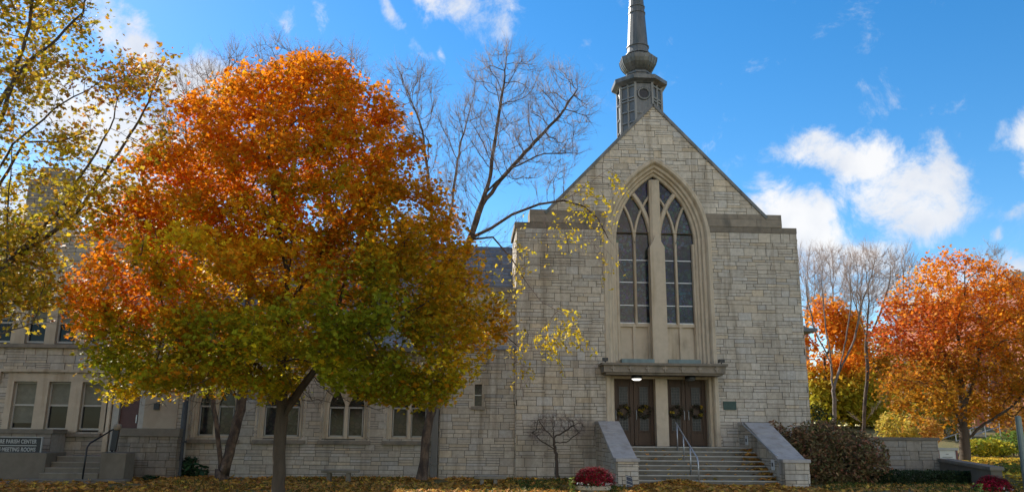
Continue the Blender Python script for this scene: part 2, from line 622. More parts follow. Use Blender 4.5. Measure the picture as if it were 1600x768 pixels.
def ashlar(mb, outline, holes, place, seed, mortar_mi=1, gap=.014, proud=.022, tint=1.0, spread=.11, H=(.19, .31), big=(.36, .84)):
    """random coursed rock-faced blocks over a recessed mortar sheet. place(u, z, d) -> point, d = out of the wall"""
    r = random.Random(seed)
    z0, z1 = min(p[1] for p in outline), max(p[1] for p in outline)
    u0, u1 = min(p[0] for p in outline), max(p[0] for p in outline)
    # mortar sheet
    zs = sorted(set([p[1] for p in outline] + [b for h in holes for b in h['br'] if z0 < b < z1]))
    for za, zb in zip(zs[:-1], zs[1:]):
        if zb - za < 1e-5: continue
        ea, eb = za + 1e-5, zb - 1e-5
        A, B = interval(outline, ea), interval(outline, eb)
        if not A or not B: continue
        hs_ = sorted([h for h in holes if h['z0'] <= za + 1e-6 and h['z1'] >= zb - 1e-6], key=lambda h: h['x0'])
        la, lb = A[0], B[0]
        for h in hs_ + [None]:
            if h: (xa, xa2), (xb, xb2) = h['f'](ea), h['f'](eb)
            else: xa, xb = A[1], B[1]
            if xa - la > 1e-4 or xb - lb > 1e-4:
                mb.poly([place(la, za, 0), place(xa, za, 0), place(xb, zb, 0), place(lb, zb, 0)], 1.0, mortar_mi)
            if h: la, lb = xa2, xb2

    def block(a, b, c, d):
        """u a..b, z c..d"""
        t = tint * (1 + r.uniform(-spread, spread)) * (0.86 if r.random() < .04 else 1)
        pr = proud + r.uniform(-.008, .012)
        a, b, c, d = a + gap / 2, b - gap / 2, c + gap / 2, d - gap / 2
        if b - a < .03 or d - c < .03: return
        pieces = [(a, b, c, d)]
        hit = [h for h in holes if a < h['x1'] + .0 and b > h['x0'] and c < h['z1'] and d > h['z0']]
        for h in hit:
            new = []
            for (pa, pb, pc, pd) in pieces:
                n_ = max(1, int(math.ceil((pd - pc) / .07)))
                for k in range(n_):
                    q0, q1 = pc + (pd - pc) * k / n_, pc + (pd - pc) * (k + 1) / n_
                    if q1 <= h['z0'] or q0 >= h['z1']:
                        new.append((pa, pb, q0, q1)); continue
                    e0 = h['f'](min(max(q0, h['z0']), h['z1'])); e1 = h['f'](min(max(q1, h['z0']), h['z1']))
                    l_, r_ = min(e0[0], e1[0]), max(e0[1], e1[1])
                    if pa < l_: new.append((pa, min(pb, l_), q0, q1))
                    if pb > r_: new.append((max(pa, r_), pb, q0, q1))
            pieces = new
        for (pa, pb, pc, pd) in pieces:
            if pb - pa < .01 or pd - pc < .004: continue
            pl = clip_convex([(pa, pc), (pb, pc), (pb, pd), (pa, pd)], outline)
            if len(pl) < 3: continue
            mb.poly([place(u, z, pr) for u, z in pl], t, 0)
            for i in range(len(pl)):
                p, q = pl[i], pl[(i + 1) % len(pl)]
                mb.poly([place(*p, 0), place(*q, 0), place(*q, pr), place(*p, pr)], t * .92, 0)

    z = z0
    while z < z1 - .03:
        Hh = r.uniform(*H)
        if z + Hh > z1 - .12: Hh = z1 - z
        u = u0 - r.uniform(0, .4)
        while u < u1:
            k = r.random()
            if k < .42:                       # two thinner courses side by side
                w = r.uniform(.5, 1.2)
                s_ = Hh * r.choice((.36, .5, .5, .62))
                for (c, d) in ((z, z + s_), (z + s_, z + Hh)):
                    a = u
                    while a < u + w - .01:
                        bw = r.uniform(.24, .62)
                        b = a + bw if u + w - a - bw > .25 else u + w
                        block(max(a, u0), min(b, u1), c, d)
                        a = b
                u += w
            elif k < .52:                     # three thin ones
                w = r.uniform(.4, .7)
                for j in range(3): block(max(u, u0), min(u + w, u1), z + Hh * j / 3, z + Hh * (j + 1) / 3)
                u += w
            else:
                w = r.uniform(*big) * .75
                block(max(u, u0), min(u + w, u1), z, z + Hh)
                u += w
        z += Hh


M_mortar = solid("dark_mortar", (.075, .062, .045), .95, .75, 1.3)
STONE = [M_stone, M_mortar]


def front(Y):                      # wall facing the street at depth Y
    return lambda u, z, d: (u, Y - d, z)


def side_left(X):                  # wall facing -X; u runs along +Y reversed so faces look outwards
    return lambda u, z, d: (X - d, -u, z)


def band_sweep(mb, g, prof, z0=None, tint=1.0, mi=0, n=14):
    """sweep a moulding profile [(offset, y)] round a pointed arch"""
    rings = [[(x, y, z) for (x, z) in g.pts(off, z0, n)] for (off, y) in prof]
    for i in range(len(rings) - 1):
        A, B = rings[i], rings[i + 1]
        for k in range(len(A) - 1):
            mb.poly([A[k], A[k + 1], B[k + 1], B[k]], tint * (1 + .05 * math.sin(k * 2.3)), mi)


def ribbon(mb, path, hw, y0, y1, tint=1.0):
    """bar of half width hw along an (x, z) path, from y0 (front) back to y1, chamfered"""
    P = []
    for i, (x, z) in enumerate(path):
        a = path[max(i - 1, 0)]
        b = path[min(i + 1, len(path) - 1)]
        dx, dz = b[0] - a[0], b[1] - a[1]
        L = math.hypot(dx, dz) or 1
        nx, nz = -dz / L, dx / L
        ch = hw * .55
        sec = [(-hw, y1), (-hw, y0 + .06), (-ch, y0), (ch, y0), (hw, y0 + .06), (hw, y1)]
        P.append([(x + nx * o, y, z + nz * o) for (o, y) in sec])
    for i in range(len(P) - 1):
        for k in range(5):
            mb.poly([P[i][k], P[i][k + 1], P[i + 1][k + 1], P[i + 1][k]], tint)


GZ = 0.12       # lawn level at the buildings
#@@SETTING
# ------------------------------------------------------------------ ground
def sm(a, b, x):
    t = np.clip((x - a) / (b - a), 0, 1)
    return t * t * (3 - 2 * t)


def ground_z(x, y):
    x = np.asarray(x, float); y = np.asarray(y, float)
    right = sm(15.9, 16.3, x)
    z = GZ - .10 * sm(4, 14, -y)
    z = z + right * .36 * sm(-6, -2, y)
    back = sm(8.5, 14.5, x) * sm(.2, 1.2, y)
    z = np.maximum(z, np.where(back > 0, GZ + .55 * back, z))
    z = z + sm(12, 16, x) * 1.5 * sm(7, 22, y)
    return z


xs = np.unique(np.concatenate([np.linspace(-900, -60, 12), np.linspace(-60, -22, 14), np.linspace(-22, 12, 70), np.linspace(12, 26, 60), np.linspace(26, 60, 20), np.linspace(60, 900, 12)]))
ys = np.unique(np.concatenate([np.linspace(-400, -40, 8), np.linspace(-40, -12, 15), np.linspace(-12, 3, 46), np.linspace(3, 30, 30), np.linspace(30, 80, 12), np.linspace(80, 1200, 12)]))
GX, GY = np.meshgrid(xs, ys)
bump = np.array([noise.noise(Vector((a * .35, b * .35, 0))) for a, b in zip(GX.ravel(), GY.ravel())]).reshape(GX.shape) * .025
GZZ = ground_z(GX, GY) + np.where(np.abs(GX) < 40, bump, 0)
nx_, ny_ = len(xs), len(ys)
gv = np.stack([GX.ravel(), GY.ravel(), GZZ.ravel()], 1)
gf = [(j * nx_ + i, j * nx_ + i + 1, (j + 1) * nx_ + i + 1, (j + 1) * nx_ + i) for j in range(ny_ - 1) for i in range(nx_ - 1)]
me = bpy.data.meshes.new("lawn")
me.from_pydata(gv.tolist(), [], gf)
me.polygons.foreach_set("use_smooth", [True] * len(gf))
m, n, l, out = new_mat("leaf_strewn_grass")
b = n.new('ShaderNodeBsdfPrincipled')
b.inputs['Roughness'].default_value = .9
t = n.new('ShaderNodeTexCoord')
n1 = n.new('ShaderNodeTexNoise'); n1.inputs['Scale'].default_value = .8; n1.inputs['Detail'].default_value = 6
n2_ = n.new('ShaderNodeTexNoise'); n2_.inputs['Scale'].default_value = 16; n2_.inputs['Detail'].default_value = 6
l.new(t.outputs['Object'], n1.inputs['Vector']); l.new(t.outputs['Object'], n2_.inputs['Vector'])
r1 = n.new('ShaderNodeValToRGB')
r1.color_ramp.elements[0].position = .3; r1.color_ramp.elements[0].color = (.06, .07, .018, 1)
r1.color_ramp.elements[1].position = .7; r1.color_ramp.elements[1].color = (.26, .15, .055, 1)
e_ = r1.color_ramp.elements.new(.5); e_.color = (.13, .11, .03, 1)
ad = n.new('ShaderNodeMath'); ad.operation = 'ADD'
mu = n.new('ShaderNodeMath'); mu.operation = 'MULTIPLY'; mu.inputs[1].default_value = .5
l.new(n1.outputs['Fac'], mu.inputs[0])
mu2 = n.new('ShaderNodeMath'); mu2.operation = 'MULTIPLY'; mu2.inputs[1].default_value = .5
l.new(n2_.outputs['Fac'], mu2.inputs[0])
l.new(mu.outputs[0], ad.inputs[0]); l.new(mu2.outputs[0], ad.inputs[1])
l.new(ad.outputs[0], r1.inputs['Fac'])
l.new(r1.outputs['Color'], b.inputs['Base Color'])
bp = n.new('ShaderNodeBump'); bp.inputs['Strength'].default_value = .8; bp.inputs['Distance'].default_value = .05
l.new(n2_.outputs['Fac'], bp.inputs['Height']); l.new(bp.outputs[0], b.inputs['Normal'])
l.new(b.outputs[0], out.inputs['Surface'])
tag(link("lawn", me, m), "leaf strewn grass in front of the stone church", None, kind="structure")

# concrete walk to the parish steps
mb = MB()
mb.box(-13.0, -10.15, -3.75, -2.98, GZ - .1, GZ + .045)
mb.hexa([(-16.5, -12, GZ - .2), (-13.2, -12, GZ - .2), (-11.6, -3.76, GZ - .1), (-13.0, -3.76, GZ - .1),
         (-16.5, -12, GZ + .0), (-13.2, -12, GZ + .0), (-11.6, -3.76, GZ + .03), (-13.0, -3.76, GZ + .03)])
tag(mb.build("path", M_conc), "pale concrete walk leading to the side entrance steps", None, kind="structure")

# ------------------------------------------------------------------ the church front
XC = 6.64
church = empty("church", (XC, 0, GZ), "pale limestone gabled church front with tall pointed window and copper steeple", "church")
G = Gothic(XC, 1.40, 1.2, 8.2, 10.70)
XL, XR = 1.69, 11.67
SHZ = 8.58
mb = MB()
hole = G.hole(.42, .0)
hole['z0'] = 0.0
low = [(XL, 0), (XR, 0), (XR, SHZ), (XL, SHZ)]
ashlar(mb, low, [hole], front(0), 3, tint=.97)
gab = [(2.14, SHZ), (11.14, SHZ), (11.14, 9.22), (10.50, 9.22), (6.65, 13.30), (2.80, 9.22), (2.14, 9.22)]
gab2 = [(2.80, 9.22), (10.50, 9.22), (6.65, 13.30)]
hole2 = G.hole(.42, 1.2)
ashlar(mb, gab2, [hole2], front(0.0), 5, tint=1.12)
# mortar behind the shoulder courses
ashlar(mb, [(2.14, SHZ), (11.14, SHZ), (11.14, 9.22), (2.14, 9.22)], [hole2], front(.01), 9, tint=.9)
# returns of the front block (2.4 m deep) and its back
ashlar(mb, [(-2.4, 0), (0, 0), (0, SHZ), (-2.4, SHZ)], [], side_left(XL), 11, tint=1.15)
ashlar(mb, [(0, 0), (2.4, 0), (2.4, SHZ), (0, SHZ)], [], lambda u, z, d: (XR + d, u, z), 12)
mb.build("front_wall", STONE, church)
mb = MB()          # thickness of the gable and the body behind
mb.poly([(XL, 2.4, 0), (XR, 2.4, 0), (XR, 2.4, SHZ), (XL, 2.4, SHZ)])
mb.poly([(XL, .3, SHZ), (XR, .3, SHZ), (XR, 2.4, SHZ), (XL, 2.4, SHZ)])
for (a, c) in (((2.80, 9.22), (6.65, 13.30)), ((6.65, 13.30), (10.5, 9.22))):
    mb.poly([(a[0], .02, a[1]), (a[0], .5, a[1]), (c[0], .5, c[1]), (c[0], .02, c[1])])
mb.poly([(2.8, .5, 9.22), (6.65, .5, 13.3), (10.5, .5, 9.22)])
mb.build("wall_core", M_stone, church)

# stepped limestone shoulders
def course(mb, x0, x1, z0, z1, y, joints, dark=1.0, depth=2.4):
    xs_ = [x0] + joints + [x1]
    for a, b in zip(xs_[:-1], xs_[1:]):
        mb.box(a + .004, b - .004, y, depth, z0 + .004, z1 - .004, dark * rnd.uniform(.92, 1.08))
for s in (-1, 1):
    mb = MB()
    def X(a, b): return (XC + a, XC + b) if s > 0 else (XC - b, XC - a)
    a, b = X(1.90, 5.05); course(mb, a, b, SHZ, 8.79, -.035, [a + (b - a) * .38, a + (b - a) * .71], .72)
    a, b = X(1.83, 4.52); course(mb, a, b, 8.79, 9.07, -.050, [a + (b - a) * .3, a + (b - a) * .66], 1.0)
    a, b = X(1.77, 4.52); course(mb, a, b, 9.07, 9.26, -.043, [a + (b - a) * .42, a + (b - a) * .8], .92, .9)
    mb.build("shoulder_course", M_cap, church)

# copper flashed gable edge + roof
mb = MB()
for s in (-1, 1):
    mb = MB()
    p0 = Vector((6.65 + s * 3.98, 0, 9.13)); p1 = Vector((6.65, 0, 13.36))
    d = (p1 - p0).normalized(); nrm = Vector((-d.z * -s, 0, abs(d.x)))
    nrm = Vector((s * abs(d.z), 0, abs(d.x)))
    q = []
    for (y, o) in ((-.07, -.05), (.62, -.05), (.62, .055), (-.07, .055)):
        q.append((y, o))
    A = [tuple(p0 + nrm * o + Vector((0, y, 0))) for (y, o) in q]
    B = [tuple(p1 + nrm * o + Vector((0, y, 0))) for (y, o) in q]
    mb.hexa(A + B)
    mb.build("gable_flashing", M_lead, church)
mb = MB()
for s in (-1, 1):
    e0 = 6.65 + s * 4.6
    mb.poly([(6.65, .5, 13.05), (6.65, 8.5, 13.05), (e0, 8.5, 8.1), (e0, .5, 8.1)][::s])
mb.poly([(2.05, 8.5, 0), (11.25, 8.5, 0), (11.25, 8.5, 8.1), (6.65, 8.5, 13.05), (2.05, 8.5, 8.1)])  # unseen nave end cut short so sun reaches the right lawn
for x in (2.05, 11.25): mb.poly([(x, 2.4, 0), (x, 8.5, 0), (x, 8.5, 8.1), (x, 2.4, 8.1)])
mb.build("nave_roof", M_slate, church)
# right hand aisle behind the front
mb = MB()
ashlar(mb, [(11.6, 0), (13.0, 0), (13.0, 5.45), (11.6, 5.45)], [], front(3.0), 21, tint=.8)
mb.poly([(13.0, 3.0, 0), (13.0, 8, 0), (13.0, 8, 5.45), (13.0, 3.0, 5.45)])
mb.poly([(11.25, 8, 0), (13.0, 8, 0), (13.0, 8, 5.45), (11.25, 8, 5.45)])
mb.build("aisle_wall", STONE, church)
mb = MB()
mb.box(11.2, 13.36, 2.6, 8.4, 5.45, 5.58, .8)
mb.hexa([(11.2, 2.8, 5.58), (13.2, 2.8, 5.58), (13.2, 8.3, 5.58), (11.2, 8.3, 5.58), (11.2, 2.8, 6.6), (11.9, 2.8, 6.0), (11.9, 8.3, 6.0), (11.2, 8.3, 6.6)])
mb.build("aisle_roof", M_slate, church)

# moulded stone surround
mb = MB()
prof = [(.0, .62), (.0, .34), (.03, .30), (.10, .28), (.13, .20), (.20, .19), (.24, .10), (.32, .08), (.36, -.01), (.40, -.055), (.50, -.055), (.53, -.02), (.53, .04)]
band_sweep(mb, G, prof, z0=3.55, n=18)
for s_ in (-1, 1):
    for (o0, y0_), (o1, y1_) in zip([(.20, .62)] + prof[5:-1], prof[5:]):
        xa, xb = XC + s_ * (G.w + o0), XC + s_ * (G.w + o1)
        mb.poly([(xa, y0_, 1.2), (xb, y1_, 1.2), (xb, y1_, 3.56), (xa, y0_, 3.56)], 1.0)
surround = mb.build("portal_surround", M_trim, church)
# tracery
mb = MB()
RR = G.R
def arc_right(xm):
    """bar springing from a mullion at xm, leaning right until it meets the arch"""
    pts = []
    for i in range(40):
        dz = i * .065
        if dz >= RR: break
        x = xm + RR - math.sqrt(RR * RR - dz * dz)
        z = G.zs + dz
        if x > XC + G.half(z) + .02 or (xm < XC - .3 and x > XC): break
        pts.append((x, z))
    return pts
def mirror(p): return [(2 * XC - x, z) for x, z in p]
Y0, Y1 = .28, .47
q = G.w / 2 + .04
for xm in (XC - q, XC + q, XC):
    p = arc_right(xm + (.12 if xm == XC else 0))
    hwid = .085 if xm == XC else .05
    ribbon(mb, p, hwid, Y0 + (.0 if xm == XC else .05), Y1)
    ribbon(mb, mirror(p), hwid, Y0 + (.003 if xm == XC else .053), Y1)
for s in (-1, 1):
    ribbon(mb, [(XC + s * q, 5.3), (XC + s * q, G.zs + .06)], .055, Y0 + .05, Y1)
    ribbon(mb, [(XC + s * (G.w - .03), 3.9), (XC + s * (G.w - .03), G.zs)], .06, Y0 + .03, Y1)
# the big centre mullion runs straight up; a lower, stouter pier with a pointed cap
ribbon(mb, [(XC, 5.2), (XC, 10.52)], .19, .14, Y1)
mb.box(XC - .26, XC + .26, .02, .4, 3.9, 8.0)
mb.hexa([(XC - .26, .02, 8.0), (XC + .26, .02, 8.0), (XC + .26, .4, 8.0), (XC - .26, .4, 8.0),
         (XC - .03, .06, 8.46), (XC + .03, .06, 8.46), (XC + .03, .4, 8.46), (XC - .03, .4, 8.46)])
# apron panels under the lights
mb.box(XC - G.w, XC + G.w, .44, .6, 3.85, 5.32)
for s in (-1, 1):
    x0, x1 = XC + s * .24, XC + s * G.w
    x0, x1 = min(x0, x1), max(x0, x1)
    mb.box(x0, x1, .36, .445, 5.22, 5.34); mb.box(x0, x1, .36, .445, 3.85, 4.02)
    for xx in (x0, (x0 + x1) / 2 - .05, x1 - .1): mb.box(xx, xx + .1, .37, .445, 4.02, 5.22)
trac = mb.build("window_tracery", M_trim, church, bevel=.0)
mb = MB()
mb.poly([(x, .45, z) for (x, z) in G.pts(0, 5.3)])
mb.build("stained_glass", M_stained, trac)
for z in (5.36, 5.98, 6.80, 7.60):
    for k in range(4):
        a = XC - G.w + .05 + k * (G.w * 2 - .1) / 4
        if k in (0, 1): a0, a1 = (XC - G.w + .03, XC - q - .06) if k == 0 else (XC - q + .06, XC - .22)
        else: a0, a1 = (XC + .22, XC + q - .06) if k == 2 else (XC + q + .06, XC + G.w - .03)
        mb = MB(); mb.box(a0, a1, .425, .446, z - .013, z + .013); mb.build("saddle_bar", M_steel, trac)
for s in (-1, 1):
    mb = MB()
    x0, x1 = (XC + .24, XC + 1.36) if s > 0 else (XC - 1.36, XC - .24)
    mb.box(x0, x1, -.05, .34, 3.94, 4.07)
    mb.build("copper_tray", M_verd, church)

# canopy slab with carved crosses
mb = MB()
CX0, CX1 = 4.55, 8.62
mb.box(CX0 - .07, CX1 + .07, -.78, .3, 3.80, 3.88, .75)
mb.box(CX0, CX1, -.70, .3, 3.57, 3.80, .95)
mb.box(CX0 + .08, CX1 - .08, -.62, .3, 3.50, 3.57, .8)
for k in range(7):
    cx = CX0 + .3 + k * (CX1 - CX0 - .6) / 6
    mb.box(cx - .022, cx + .022, -.745, -.70, 3.60, 3.785, 1.2)
    mb.box(cx - .075, cx - .023, -.74, -.70, 3.68, 3.735, 1.2); mb.box(cx + .023, cx + .075, -.74, -.70, 3.68, 3.735, 1.2)
mb.build("canopy", M_cap, church)
# door lintel, pier and reveals
mb = MB()
mb.box(XC - 1.62, XC + 1.62, .13, .9, 3.42, 3.52)
mb.box(XC - .205, XC + .205, .10, .9, 1.2, 3.42)
mb.build("door_pier", M_trim, church)
# four door leaves
def door_leaf(x0, x1):
    mb = MB()
    y = .42
    mb.box(x0 + .006, x1 - .006, y + .03, y + .08, 1.22, 3.42, .9)
    w = x1 - x0
    for (a, b, c, d) in ((x0, x0 + .13, 1.22, 3.42), (x1 - .13, x1, 1.22, 3.42), (x0 + .13, x1 - .13, 1.22, 1.62), (x0 + .13, x1 - .13, 2.22, 2.55), (x0 + .13, x1 - .13, 3.2, 3.42)):
        mb.box(a + .004, b - .004, y, y + .035, c, d, 1.05)
    for k in range(4):                       # raised planks
        a = x0 + .15 + k * (w - .3) / 4
        mb.box(a + .006, a + (w - .3) / 4 - .006, y + .012, y + .034, 1.64, 2.2, rnd.uniform(.8, 1.1))
    d = mb.build("door", M_door, church)
    gx0, gx1 = x0 + w * .30, x1 - w * .30
    for (z0, z1, r) in ((2.58, 3.15, 6), (1.72, 2.18, 5)):
        mb = MB(); mb2 = MB()
        mb.box(gx0, gx1, y + .008, y + .013, z0, z1)
        for k in range(r + 1):
            z = z0 + (z1 - z0) * k / r
            mb2.box(gx0 - .01, gx1 + .01, y - .004, y + .007, z - .006, z + .006)
        for k in range(4):
            x = gx0 + (gx1 - gx0) * k / 3
            mb2.box(x - .006, x + .006, y - .003, y + .006, z0, z1)
        mb.build("leaded_pane", M_glass2, d)
        mb2.build("lattice", M_lattice, d)
    mb = MB()
    s = 1 if x0 < XC and abs(x1 - XC) < 1 or (x0 > XC and x0 - XC > .9) else -1
    hx = x0 + .07 if s > 0 else x1 - .07
    mb.tube([(hx, y - .005, 2.05), (hx, y - .06, 2.08), (hx, y - .06, 2.35), (hx, y - .005, 2.38)], .012, 6)
    mb.build("handle", M_steel, d)
for (x0, x1) in ((XC - 1.60, XC - .905), (XC - .895, XC - .205), (XC + .205, XC + .895), (XC + .905, XC + 1.60)):
    door_leaf(x0, x1)

# steeple, standing on the ridge
SX, SY = 6.72, 2.5
def octa(r): return r / math.cos(math.pi / 8)
RO = math.pi / 8
mb = MB()
mb.lathe(SX, SY, [(octa(.80), 12.0), (octa(.80), 15.0), (octa(.80), 15.06)], 8, RO)
steeple = mb.build("steeple", M_lead, church)
mb = MB()
for k in range(8):
    a0 = RO + 2 * math.pi * k / 8
    a1 = a0 + 2 * math.pi / 8
    R_ = octa(.82)
    p0 = Vector((SX + R_ * math.cos(a0), SY + R_ * math.sin(a0), 0)); p1 = Vector((SX + R_ * math.cos(a1), SY + R_ * math.sin(a1), 0))
    mid = (p0 + p1) / 2
    mb.tube([p0 + Vector((0, 0, 12.0)), p0 + Vector((0, 0, 15.05))], .058, 4)
    if k % 2 == 0:
        pass
    facing_front = abs(mid.x - SX) < .05 or abs(mid.y - SY) < .05
    if not facing_front:
        for f_ in (.5,):
            p = p0.lerp(p1, f_)
            mb.tube([p + Vector((0, 0, 12.0)), p + Vector((0, 0, 15.05))], .045, 4)
        for z in (12.5, 12.95, 13.4, 13.85, 14.3, 14.42, 14.9):
            mb.tube([p0 + Vector((0, 0, z)), p1 + Vector((0, 0, z))], .04, 4)
    else:
        for z in (13.2, 13.75):
            mb.tube([p0 + Vector((0, 0, z)), p1 + Vector((0, 0, z))], .03, 4)
mb.build("lantern_ribs", M_rib, steeple)
for k in range(4):                        # round sound holes on the four main faces
    a = math.pi / 2 * k
    nrm = Vector((math.cos(a), math.sin(a), 0)); tg = Vector((-nrm.y, nrm.x, 0))
    c = Vector((SX, SY, 14.55)) + nrm * .82
    ring = [c + (tg * math.cos(t_) + Vector((0, 0, 1)) * math.sin(t_)) * .225 for t_ in np.linspace(0, 2 * math.pi, 21)]
    mb = MB(); mb.tube(ring, .045, 6, caps=False); mb.build("roundel", M_lead, steeple)
for k in range(4):  # flat black discs paint in the dark inside the holes
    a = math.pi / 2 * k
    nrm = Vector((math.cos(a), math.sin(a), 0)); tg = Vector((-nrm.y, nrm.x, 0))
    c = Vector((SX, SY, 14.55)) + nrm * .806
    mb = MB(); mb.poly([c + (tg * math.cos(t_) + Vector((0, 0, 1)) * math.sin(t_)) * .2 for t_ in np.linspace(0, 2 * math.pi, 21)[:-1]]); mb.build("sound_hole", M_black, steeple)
mb = MB()
mb.lathe(SX, SY, [(octa(.84), 15.0), (octa(.90), 15.05), (octa(1.04), 15.12), (octa(1.05), 15.27), (octa(1.0), 15.31), (octa(.5), 15.5), (octa(.46), 15.52)], 8, RO)
mb.build("cornice", M_lead, steeple)
mb = MB()
mb.lathe(SX, SY, [(octa(.46), 15.45), (octa(.48), 15.60), (octa(.52), 15.62), (octa(.52), 15.67), (octa(.44), 15.70), (octa(.43), 15.76), (octa(.50), 15.82), (octa(.58), 15.92), (octa(.65), 16.05), (octa(.695), 16.2), (octa(.715), 16.36), (octa(.66), 16.39), (octa(.50), 16.37), (octa(.46), 16.4)], 8, RO)
for k in range(8):                        # folded seams of the petals
    for f_ in (.0, .34, .67):
        def pt(rr, z):
            a0 = RO + 2 * math.pi * k / 8; a1 = a0 + 2 * math.pi / 8
            p0 = Vector((math.cos(a0), math.sin(a0), 0)) * octa(rr); p1 = Vector((math.cos(a1), math.sin(a1), 0)) * octa(rr)
            q_ = p0.lerp(p1, f_)
            return (SX + q_.x * 1.01, SY + q_.y * 1.01, z)
        mb.tube([pt(.43, 15.76), pt(.50, 15.82), pt(.58, 15.92), pt(.65, 16.05), pt(.695, 16.2), pt(.715, 16.36)], .012, 4)
mb.build("bulb", M_lead, steeple)
mb = MB()
mb.lathe(SX, SY, [(.49, 16.3), (.47, 16.52), (.45, 16.55), (.50, 16.56), (.50, 16.6), (.44, 16.63), (.43, 16.86), (.465, 16.88), (.465, 16.92), (.42, 16.94),
                  (.335, 18.38), (.36, 18.40), (.36, 18.44), (.33, 18.46), (.32, 18.66), (.345, 18.68), (.345, 18.72), (.31, 18.74), (.27, 19.6), (.13, 23.5), (.02, 26.5)], 14)
mb.build("spire_shaft", M_lead, steeple, smooth=False)

# plaque, floodlights, canopy lamps
mb = MB()
mb.box(8.70, 9.14, -.06, -.028, 2.41, 2.69)
for z, w in ((2.62, .3), (2.57, .24), (2.52, .3), (2.47, .2)): mb.box(8.92 - w / 2, 8.92 + w / 2, -.063, -.06, z - .008, z + .008)
tag(mb.build("plaque", M_bronze), "small green bronze plaque on the wall right of the church doors", "plaque")
for (x, lab) in ((4.62, "small black floodlight on the left end of the door canopy"), (8.55, "small black floodlight on the right end of the door canopy")):
    f_ = empty("floodlight", (x, -.55, 3.88), lab, "floodlight", "floodlights on the canopy")
    mb = MB(); mb.box(x - .09, x + .09, -.62, -.46, 3.94, 4.05); mb.build("housing", M_black, f_)
    mb = MB(); mb.tube([(x, -.54, 3.88), (x, -.54, 3.95)], .02, 6); mb.build("bracket", M_black, f_)
for (x, lit, lab) in ((5.72, True, "lit oval lamp under the canopy above the left doors"), (7.55, False, "unlit dark oval lamp under the canopy above the right doors")):
    f_ = empty("ceiling_lamp", (x, -.25, 3.50), lab, "lamp", "lamps under the door canopy")
    mb = MB(); mb.lathe(x, -.25, [(.0, 3.498), (.16, 3.498), (.185, 3.45), (.185, 3.40), (.17, 3.39)], 16); mb.build("housing", M_black, f_)
    mb = MB(); mb.lathe(x, -.25, [(.17, 3.40), (.15, 3.36), (.09, 3.335), (.0, 3.33)], 16); mb.build("lens", M_lens if lit else M_lens_off, f_, smooth=True)

# ------------------------------------------------------------------ steps, cheek walls, rails
ZL = 1.2
mb = MB()
nst, rise, tread, ytop = 8, (ZL - .16) / 8, .30, -1.12
mb.box(4.95, 9.2, ytop, .64, .0, ZL)
for k in range(1, nst + 1):
    y1 = ytop - (k - 1) * tread
    z = ZL - k * rise
    mb.box(4.95, 9.2, y1 - tread, y1 + .002, .0, z, rnd.uniform(.9, 1.08))
# worn pale nosings
stp = mb.build("entrance_steps", solid("stained_step_concrete", (.165, .145, .112), .9, .28, 3.5, .2, 90, tint=True, stain=((.08, .07, .05), 1.6, .48, .75)), bevel=.012)
tag(stp, "wide flight of grey concrete steps up to the church doors", "steps")
mb = MB()
for k in range(0, nst + 1):
    z = ZL - k * rise
    y = ytop - k * tread
    mb.box(4.96, 9.19, y - .012, y + .05, z - .028, z + .004, rnd.uniform(.95, 1.1))
nos = mb.build("nosing", solid("worn_concrete_nosing", (.40, .37, .31), .8, .25, 4), stp)

def cheek(x0, x1, lab, seed):
    yb, yf, zb, zf = 0.0, -3.72, 1.99, .92
    c = empty("cheek_wall", ((x0 + x1) / 2, -1.8, GZ), lab, "wall", "sloping walls beside the church steps")
    mb = MB()
    ys_ = yf
    fl = [(x0, 0), (x1, 0), (x1, zf - .1), (x0, zf - .1)]
    ashlar(mb, fl, [], front(yf), seed, H=(.2, .3), big=(.3, .6))
    e_ = yf + .35
    for q_ in ([(e_, 0), (0, 0), (0, zb - .1), (-.75, zb - .1), (e_, zf - .1)], [(yf, 0), (e_, 0), (e_, zf - .1), (yf, zf - .1)]):
        ashlar(mb, q_, [], lambda u, z, d: (x1 + d, u, z), seed + 1, H=(.2, .3), big=(.3, .6))
    for q_ in ([(0, 0), (-e_, 0), (-e_, zf - .1), (.75, zb - .1), (0, zb - .1)], [(-e_, 0), (-yf, 0), (-yf, zf - .1), (-e_, zf - .1)]):
        ashlar(mb, q_, [], side_left(x0), seed + 2, H=(.2, .3), big=(.3, .6), tint=.9)
    mb.build("stone_face", STONE, c)
    mb = MB()
    prof_ = [(yf - .06, zf), (yf + .33, zf), (-.75, zb), (.02, zb)]
    t_ = .1
    segs = []
    for (a, b) in zip(prof_[:-1], prof_[1:]):
        m_ = 3 if b[1] - a[1] > .3 else 1
        for k in range(m_):
            f0, f1 = k / m_ + (.003 if k else 0), (k + 1) / m_ - (.003 if k < m_ - 1 else 0)
            segs.append(((a[0] + (b[0] - a[0]) * f0, a[1] + (b[1] - a[1]) * f0), (a[0] + (b[0] - a[0]) * f1, a[1] + (b[1] - a[1]) * f1)))
    for (a, b) in segs:
        mb.hexa([(x0 - .05, a[0], a[1] - t_), (x1 + .05, a[0], a[1] - t_), (x1 + .05, b[0], b[1] - t_), (x0 - .05, b[0], b[1] - t_),
                 (x0 - .05, a[0], a[1]), (x1 + .05, a[0], a[1]), (x1 + .05, b[0], b[1]), (x0 - .05, b[0], b[1])])
    mb.build("coping", M_coping, c, bevel=.012)
cheek(4.36, 4.95, "sloping stone cheek wall with smooth grey coping left of the church steps", 31)
cheek(9.2, 9.93, "sloping stone cheek wall with grey coping and wall rail right of the church steps", 41)
mb = MB()
rail = empty("handrail", (6.78, -2.6, .5), "slim grey metal handrail down the middle of the church steps", "handrail")
